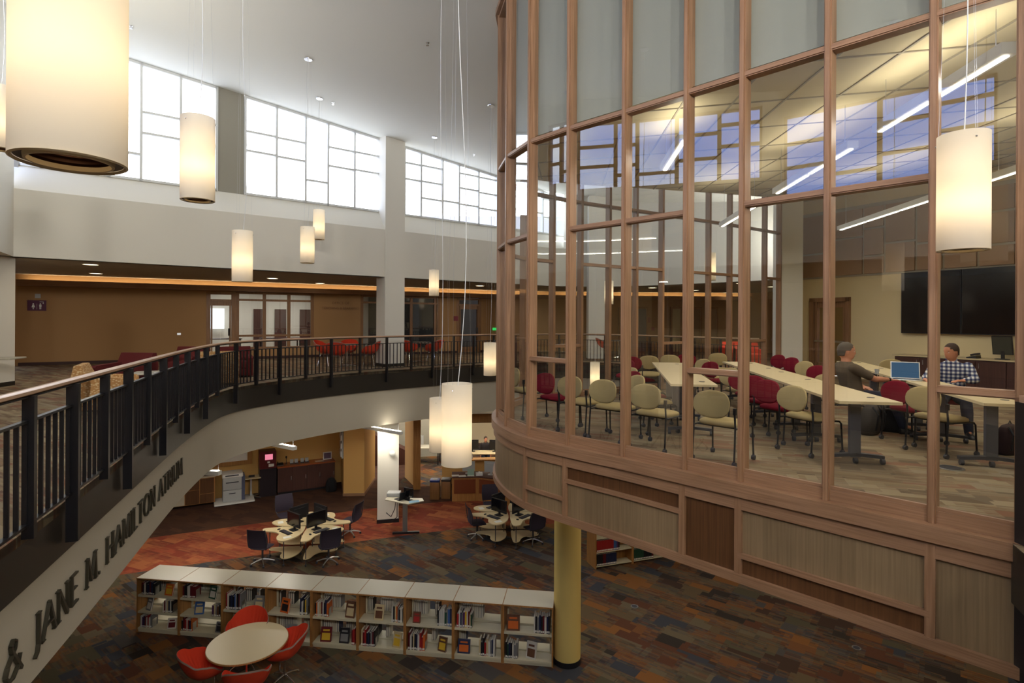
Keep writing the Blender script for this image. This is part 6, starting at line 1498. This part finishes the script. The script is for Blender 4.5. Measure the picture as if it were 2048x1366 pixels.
# doors beyond the glass
nd = 10
for a, b_, col in ((1240, 1292, srgb(98, 98, 96)), (1344, 1360, srgb(178, 162, 120)), (1372, 1400, srgb(120, 92, 58)), (1418, 1432, srgb(150, 120, 84))):
    q0, q1 = at(a, 600, 28.2), at(b_, 600, 28.2); r = struct(thing('door_%d' % nd, None, None)); nd += 1
    MB().box(q0.x, q1.x, 28.14, 28.22, FU, FU + 2.15).build('door_leaf', mat('door_col_%d' % nd, col, .6), r); MB().box(q0.x - .08, q0.x, 28.1, 28.24, FU, FU + 2.25).box(q1.x, q1.x + .08, 28.1, 28.24, FU, FU + 2.25).box(q0.x, q1.x, 28.1, 28.24, FU + 2.15, FU + 2.25).build('door_frame', door_wood, r)
# recessed lamps in the lounge ceiling
for k, (px, py) in enumerate(((181, 528), (192, 546), (960, 571), (1305, 575), (1482, 566), (1454, 585), (1544, 573), (545, 556), (640, 566), (1390, 580))):
    q = at(px, py, 1); d = (SOFF - CAMZ) / (q.z - CAMZ) if q.z > CAMZ + .01 else 15; x, y = q.x * d, q.y * d
    if d > 28: d = 26; x, y = q.x * d, d
    r = thing('recessed_lamp', 'lit recessed lamp in the dark lounge ceiling, ' + ('left one of the pair by the pilaster', 'far one of the pair by the pilaster', 'right of the small hanging lamp', 'left one seen through the glass', 'nearest one seen through the glass', 'lowest one seen through the glass', 'rightmost one seen through the glass', 'before the office door', 'before the office windows', 'middle one seen through the glass')[k], 'ceiling lamp', (x, y, SOFF), 0, 'recessed lamps of the lounge ceiling'); MB().lathe([(.2, 0), (.17, -.02)], seg=28, capa=False, capb=False).build('trim_ring', white_metal, r); MB().cyl((0, 0, -.008), .17, .003, 28).build('diffuser', lamp_warm, r)
    if k in (0, 2, 4, 7): area_light('recessed_light', (x, y, SOFF - .03), (x, y, 0), .3, .3, 26, (1, .84, .62))
# things in the office behind the first storefront
s_ = 7.0
for s_, w, col, lb in ((7.4, .45, dark_cab, 'first dark door panel in the office behind the storefront'), (8.3, .5, dark_cab, 'second dark door panel in the office behind the storefront'), (9.4, .5, dark_cab, 'third dark door panel in the office behind the storefront'), (10.1, .45, dark_cab, 'fourth dark door panel in the office behind the storefront'), (11.1, .9, dark_cab, 'dark double door panel at the right of the office')):
    p, q = bp(s_, -4.15), bp(s_ + w, -4.15); mb = MB(); mb.bar((*p, FU + 1.0), (*q, FU + 1.0), .06, 2.0); struct(mb.build('door_panel', col))
p = bp(5.6, -3.9); q = bp(6.2, -3.9); mb = MB(); mb.bar((*p, FU + 1.55), (*q, FU + 1.55), .04, .9); o = mb.build('window_13', emis('daylit_window', (.95, .98, 1, 1), 1.6)); struct(o)
for s_, lb in ((5.9, 'dark desk in the office behind the door glass'), (8.2, 'dark desk in the office behind the middle panes'), (10.6, 'dark desk in the office behind the right panes')):
    p = bp(s_, -1.8); simple_desk((*p, FU), math.atan2(Bd.y, Bd.x), lb, 1.6, dark_cab)
# ================================================================== PEOPLE
skin_m = mat('skin', srgb(186, 128, 100), .55, spec=.3); hair_d = mat('hair_dark', srgb(52, 38, 30), .8); hair_g = mat('hair_grey', srgb(78, 70, 62), .8)
def remesh(o, v=.008, it=4):
    m = o.modifiers.new('join', 'REMESH'); m.mode = 'VOXEL'; m.voxel_size = v; m.use_smooth_shade = True
    s = o.modifiers.new('soften', 'SMOOTH'); s.factor = .5; s.iterations = it
def limb(mb, pts, rad, seg=14):
    "tapered limb with rounded joints"
    P, R = [], []
    for i in range(len(pts) - 1):
        a, b = Vector(pts[i]), Vector(pts[i + 1])
        for k in range(5):
            t = k / 5; P.append(a.lerp(b, t)); e = rad[i] + (rad[i + 1] - rad[i]) * t + .10 * rad[i] * math.sin(PI * min(1, t * 1.6)) * (1 if i < len(pts) - 1 else 0); R.append(e)
    P.append(Vector(pts[-1])); R.append(rad[-1]); mb.tube(P, R, seg)
    for p, r in zip(pts, rad): mb.sphere(p, r * 1.0, 12, 8)
def torso(mb, secs):
    "secs: (centre, half width, half depth, across vector)"
    R = []
    for c, w, d, ax in secs:
        c = Vector(c); ax = Vector(ax).normalized(); fw = Vector((0, 0, 1)).cross(ax).normalized()
        R.append([c + ax * (w * math.copysign(abs(math.cos(a)) ** .85, math.cos(a))) + fw * (d * math.copysign(abs(math.sin(a)) ** .85, math.sin(a))) for a in [2 * PI * k / 24 for k in range(24)]])
    mb.rings(R)
def hand(mb, wrist, dirv, up, side, curl=.5, spread=.12):
    "palm, four bent fingers of unequal length and a thumb from the side of the palm; side = +1 thumb on the +x of (dir x up)"
    w = Vector(wrist); d = Vector(dirv).normalized(); u = Vector(up).normalized(); x = d.cross(u).normalized() * side; u = x.cross(d) * side
    pc = w + d * .05
    M = Matrix((x, d, u)).transposed()
    n = len(mb.v); mb.M = Matrix.Translation(pc) @ M.to_4x4(); mb.rbox(-.04, .04, -.048, .045, -.013, .013, .02); mb.M = Matrix.Identity(4)
    for k, (ox, ln) in enumerate(((.031, .070), (.010, .080), (-.011, .075), (-.031, .058))):
        b = pc + x * ox + d * .04; dd = (d + x * spread * (1.5 - k) * .5).normalized(); p = [b]; ang = 0
        for s, c in ((.45, .5), (.32, 1.2), (.23, 1.7)):
            v = dd * math.cos(curl * c) - u * math.sin(curl * c); p.append(p[-1] + v * ln * s)
        mb.tube(p, [.0095, .009, .0082, .0068], 8); mb.sphere(p[-1], .0072, 8, 6); mb.sphere(p[1], .0096, 8, 6)
    b = pc + x * .034 - d * .025; p = [b, b + (x * .8 + d * .5).normalized() * .035 - u * .004, b + (x * .8 + d * .5).normalized() * .035 + (d * .9 + x * .25).normalized() * .032 - u * .010]
    mb.tube(p, [.013, .0115, .009], 8); mb.sphere(p[-1], .0092, 8, 6)
def head(mb, M, s=1.0):
    "skull and face, +y is where the face looks, origin at the chin-neck joint centre"
    vs = []; nu, nv = 36, 28
    def pt(a, v):
        # a around (0 = +x, 90 = face), v 0 chin .. 1 crown
        z = .0 + .235 * v; ca, sa = math.cos(a), math.sin(a)
        pr = [(0, .022, .030), (.06, .045, .055), (.18, .058, .078), (.35, .066, .088), (.5, .071, .093), (.65, .074, .097), (.8, .070, .090), (.92, .050, .065), (1, .004, .005)]
        for (v0, w0, d0), (v1, w1, d1) in zip(pr, pr[1:]):
            if v <= v1 + 1e-9:
                t = (v - v0) / (v1 - v0); t = t * t * (3 - 2 * t) if v1 < .9 else t; w, d = w0 + (w1 - w0) * t, d0 + (d1 - d0) * t; break
        x = w * ca; y = d * sa; f = max(0, sa)
        back = max(0, -sa); y -= back * .012 * (1 if v > .35 else v / .35); y += .012 * (1 - v) * f
        if v < .3: y += -back * -.02 * (1 - v / .3)
        ax = abs(ca)
        g = lambda c, s_: math.exp(-((v - c) / s_) ** 2)
        y += f ** 6 * .020 * math.exp(-(ca / .16) ** 2) * (g(.38, .06) + .55 * g(.48, .07))     # nose
        y -= f ** 3 * .009 * math.exp(-((ax - .38) / .16) ** 2) * g(.50, .045)                    # eye sockets
        y += f ** 3 * .005 * g(.57, .035) * math.exp(-((ax - .3) / .35) ** 2)                     # brow
        y += f ** 5 * .005 * (g(.235, .02) + g(.20, .02)) * math.exp(-(ca / .28) ** 2)            # lips
        y -= f ** 5 * .004 * g(.218, .010) * math.exp(-(ca / .28) ** 2)
        y += f ** 4 * .007 * g(.07, .05) * math.exp(-(ca / .35) ** 2)                             # chin
        return M @ Vector((x * s, y * s, z * s))
    mb.rings([[pt(2 * PI * k / nu, j / nv) for k in range(nu)] for j in range(nv + 1)])
    for sx_ in (-1, 1):
        mb.M = M; mb.sphere((sx_ * .074 * s, -.008 * s, .110 * s), (.011 * s, .018 * s, .032 * s), 10, 8); mb.M = Matrix.Identity(4)
def head_extras(root, M, s, hm, lens=None, brow=True, beard=None):
    for sx_ in (-1, 1):
        mb = MB(); mb.M = M; mb.sphere((sx_ * .030 * s, .076 * s, .118 * s), .0115 * s, 12, 8); e = mb.build('eye', mat('eye_white', srgb(212, 206, 196), .3), root, smooth=60)
        mb = MB(); mb.M = M; mb.sphere((sx_ * .030 * s, .0845 * s, .118 * s), (.005 * s, .004 * s, .005 * s), 10, 6); mb.build('iris', mat('iris', srgb(48, 36, 28), .2), e, smooth=60)
        mb = MB(); mb.M = M; mb.tube([(sx_ * .014 * s, .091 * s, .135 * s), (sx_ * .030 * s, .090 * s, .139 * s), (sx_ * .046 * s, .080 * s, .135 * s)], [.003 * s, .0035 * s, .002 * s], 6); mb.build('eyebrow', hm, root, smooth=60)
    mb = MB(); mb.M = M; mb.tube([(-.022 * s, .0900 * s, .0515 * s), (0, .0965 * s, .053 * s), (.022 * s, .0900 * s, .0515 * s)], [.002 * s, .0038 * s, .002 * s], 6); mb.build('lips', mat('lips', srgb(160, 92, 78), .5), root, smooth=60)
    mb = MB(); nu, nv = 32, 14; R = []
    for j in range(nv + 1):
        q = j / nv; ring = []
        for k in range(nu):
            a = 2 * PI * k / nu; sa, ca = math.sin(a), math.cos(a)
            v0 = .70 if sa > .35 else (.70 - .42 * min(1, (.35 - sa) / .75))
            if abs(ca) > .85 and sa > -.3: v0 = .58
            v = v0 + (1.045 - v0) * q
            w = .079 * math.sqrt(max(0.0004, 1 - ((v - .62) / .44) ** 2)) if v > .62 else .079 - .02 * (.62 - v)
            d = .102 * math.sqrt(max(0.0004, 1 - ((v - .62) / .44) ** 2)) if v > .62 else .104 - .02 * (.62 - v)
            ring.append(M @ Vector((w * ca * s, (d * sa - .008) * s, .235 * v * s + .002 * math.sin(k * 5 + j * 3) * s)))
        R.append(ring)
    mb.rings(R, True, False, True); o = mb.build('hair', hm, root, smooth=70)
    m = o.modifiers.new('thick', 'SOLIDIFY'); m.thickness = .004 * s; m.offset = 0
def shoe(root, heel, toe, m, zb=0):
    h, t = Vector(heel), Vector(toe); d = (t - h); L = d.length; d.normalize(); n = Vector((-d.y, d.x, 0)).normalized()
    mb = MB(); R = []
    for q, w, z in ((-.25, .022, .06), (-.2, .040, .10), (.15, .044, .115), (.45, .048, .09), (.8, .050, .075), (1.08, .044, .06), (1.2, .016, .03)):
        c = h + d * (L * q); R.append([c + n * (w * math.cos(a)) + Vector((0, 0, max(0, z * .5 + z * .5 * math.sin(a)))) for a in [2 * PI * k / 14 for k in range(14)]])
    mb.rings(R); mb.build('shoe', m, root, smooth=60)
def check_mat(name, c1, c2, c3, sc=19):
    m = mat(name, c1, .85, spec=.1); N, L, b = nodes_of(m); t = N.new('ShaderNodeTexCoord'); s_ = N.new('ShaderNodeSeparateXYZ'); L.new(t.outputs['Object'], s_.inputs[0])
    def stripe(o):
        a = N.new('ShaderNodeMath'); a.operation = 'MULTIPLY'; a.inputs[1].default_value = sc; L.new(o, a.inputs[0])
        f = N.new('ShaderNodeMath'); f.operation = 'FRACT'; L.new(a.outputs[0], f.inputs[0]); g = N.new('ShaderNodeMath'); g.operation = 'GREATER_THAN'; g.inputs[1].default_value = .5; L.new(f.outputs[0], g.inputs[0]); return g.outputs[0]
    x, z = stripe(s_.outputs['X']), stripe(s_.outputs['Z']); ad = N.new('ShaderNodeMath'); ad.operation = 'ADD'; L.new(x, ad.inputs[0]); L.new(z, ad.inputs[1])
    r = N.new('ShaderNodeValToRGB'); r.color_ramp.interpolation = 'CONSTANT'; e = r.color_ramp.elements; e[0].color = c1; e[1].position = .25; e[1].color = c2; q = e.new(.75); q.color = c3
    h = N.new('ShaderNodeMath'); h.operation = 'MULTIPLY'; h.inputs[1].default_value = .5; L.new(ad.outputs[0], h.inputs[0]); L.new(h.outputs[0], r.inputs[0]); L.new(r.outputs[0], b.inputs['Base Color']); return m
def person(label, loc, rz, J, shirt_m, trouser_m, hm, look, hs=.94, sleeve='long', shoes_m=None, jtop=.06):
    """J: joints in the person's own frame (+y ahead, z up from the floor)"""
    root = thing('person', label, 'person', loc, rz)
    V = lambda k: Vector(J[k]); up = (V('neck') - V('hip')).normalized(); ax = (V('shR') - V('shL')).normalized(); hx = Vector((1, 0, 0))
    lerp = lambda t: V('hip').lerp(V('neck'), t)
    def trunk(mb, e):
        torso(mb, [(lerp(-.10), .13 + e, .09 + e, hx), (lerp(0), .165 + e, .12 + e, hx), (lerp(.25), .155 + e, .115 + e, hx), (lerp(.45), .155 + e, .115 + e, (hx + ax) / 2), (lerp(.7), .18 + e, .12 + e, ax), (lerp(.86), .175 + e, .10 + e, ax), (lerp(.96), .11 + e, .075 + e, ax), (lerp(1.02), .06 + e, .06 + e, ax)])
    mb = MB(); trunk(mb, 0)
    hb = V('head'); Lk = Matrix.Rotation(look[0], 4, 'Z') @ Matrix.Rotation(look[1], 4, 'X') @ Matrix.Rotation(look[2], 4, 'Y')
    MH = Matrix.Translation(hb) @ Lk
    limb(mb, [lerp(.95), hb + Vector((0, -.02, .05))], [.066, .056])
    head(mb, MH, hs)
    for S_ in 'RL':
        limb(mb, [V('sh' + S_), V('el' + S_), V('wr' + S_)], [.054, .042, .027])
        limb(mb, [V('hp' + S_), V('kn' + S_), V('an' + S_)], [.078, .055, .038])
        limb(mb, [V('an' + S_), V('an' + S_).lerp(V('to' + S_), .6)], [.03, .018])
        hd = J['hd' + S_]; hand(mb, V('wr' + S_), hd[0], hd[1], hd[2], hd[3])
    o = mb.build('body', skin_m, root); remesh(o, .0075, 3)
    head_extras(root, MH, hs, hm)
    mb = MB(); trunk(mb, .016)
    for S_ in 'RL':
        if sleeve == 'long': limb(mb, [V('sh' + S_), V('el' + S_), V('wr' + S_).lerp(V('el' + S_), .08)], [.068, .054, .039])
        else: limb(mb, [V('sh' + S_), V('sh' + S_).lerp(V('el' + S_), .72)], [.068, .060])
    o = mb.build('shirt', shirt_m, root); remesh(o, .009, 4)
    if sleeve == 'long':
        mb = MB(); c = lerp(1.0)
        for sx_ in (-1, 1): mb.tube([c + Vector((0, -.07, .035)), c + Vector((sx_ * .062, -.02, .035)), c + Vector((sx_ * .05, .05, .015)), c + Vector((sx_ * .008, .085, -.02))], [.012, .013, .012, .010], 8)
        mb.build('collar', shirt_m, root, smooth=60)
    mb = MB(); torso(mb, [(lerp(-.12), .15, .11, hx), (lerp(0), .178, .135, hx), (lerp(.10), .168, .128, hx)])
    for S_ in 'RL': limb(mb, [V('hp' + S_), V('kn' + S_), V('an' + S_)], [.094, .070, .056])
    o = mb.build('trousers', trouser_m, root); remesh(o, .010, 4)
    for S_ in 'RL': a, t = V('an' + S_), V('to' + S_); shoe(root, (a.x, a.y, 0) if True else a, (t.x, t.y, 0), shoes_m or plastic_black)
    return root
checks = check_mat('checked_cotton', srgb(36, 46, 84), srgb(110, 116, 138), srgb(220, 218, 212))
jeans = mat('dark_jeans', srgb(34, 40, 58), .9); brown_tee = mat('brown_tshirt', srgb(84, 72, 58), .9)
J = dict(hip=(0, -.05, .54), neck=(0, .03, 1.03), head=(0, .055, 1.055), shR=(.185, .02, .965), shL=(-.185, .02, .965), elR=(.30, .20, .80), elL=(-.26, .13, .79), wrR=(.33, .42, .785), wrL=(-.12, .30, .785),
         hpR=(.09, 0, .53), hpL=(-.09, 0, .53), knR=(.14, .42, .50), knL=(-.13, .42, .50), anR=(.12, .38, .09), anL=(-.16, .44, .09), toR=(.13, .56, .05), toL=(-.18, .62, .05),
         hdR=((-.35, 1, -.05), (0, 0, 1), -1, .35), hdL=((1, .55, -.04), (0, 0, 1), 1, .35))
man1 = person('man in a blue and white checked shirt sitting at the right table, forearms on it', (6.42, 8.18, FU - .02), face(-.55, -.83), J, checks, jeans, hair_d, (math.radians(-46), math.radians(-4), 0), 1.0)
J = dict(hip=(0, -.02, .54), neck=(0, -.12, 1.02), head=(0, -.105, 1.045), shR=(.19, -.10, .95), shL=(-.19, -.12, .95), elR=(.22, .17, .80), elL=(-.25, -.02, .72), wrR=(.10, .43, .785), wrL=(-.10, .16, .66),
         hpR=(.09, 0, .53), hpL=(-.09, 0, .53), knR=(.12, .44, .55), knL=(-.10, .45, .50), anR=(.10, .60, .14), anL=(-.12, .34, .09), toR=(.11, .78, .09), toL=(-.12, .52, .05),
         hdR=((-.1, 1, -.08), (0, 0, 1), -1, .3), hdL=((.7, .6, -.3), (.3, 0, 1), 1, .5))
man2 = person('man in a brown T-shirt leaning back in an olive chair, seen from the side', (4.96, 8.1, FU - .02), face(1, -.12), J, brown_tee, jeans, hair_g, (math.radians(-8), math.radians(3), 0), 1.08, 'short')
mb = MB(); a, b = Vector((.10, .43, .785)), Vector((.22, .17, .80)); c = a.lerp(b, .12); d = (a - b).normalized(); mb.tube([c - d * .014, c + d * .014], .031, 16); mb.build('wristwatch', plastic_black, man2, smooth=40)
# passer by the service desk and clerk in the room behind the counter window
J = dict(hip=(0, 0, .93), neck=(0, .03, 1.44), head=(0, .05, 1.47), shR=(.185, .02, 1.37), shL=(-.185, .02, 1.37), elR=(.24, -.02, 1.10), elL=(-.24, .06, 1.10), wrR=(.23, .10, .90), wrL=(-.22, .24, .95),
         hpR=(.09, 0, .90), hpL=(-.09, 0, .90), knR=(.10, .12, .50), knL=(-.10, -.02, .50), anR=(.10, .16, .09), anL=(-.10, -.22, .12), toR=(.11, .34, .05), toL=(-.10, -.05, .05),
         hdR=((0, .2, -1), (1, 0, 0), 1, .4), hdL=((0, .3, -1), (-1, 0, 0), -1, .4))
grey_top = mat('dark_jacket', srgb(44, 38, 40), .9)
man4 = person('seated clerk in a dark top behind the office desk, seen through the counter window', (-1.15, 25.0, -.45), face(.1, -1), J, grey_top, jeans, hair_d, (.3, 0, 0), 1.0)
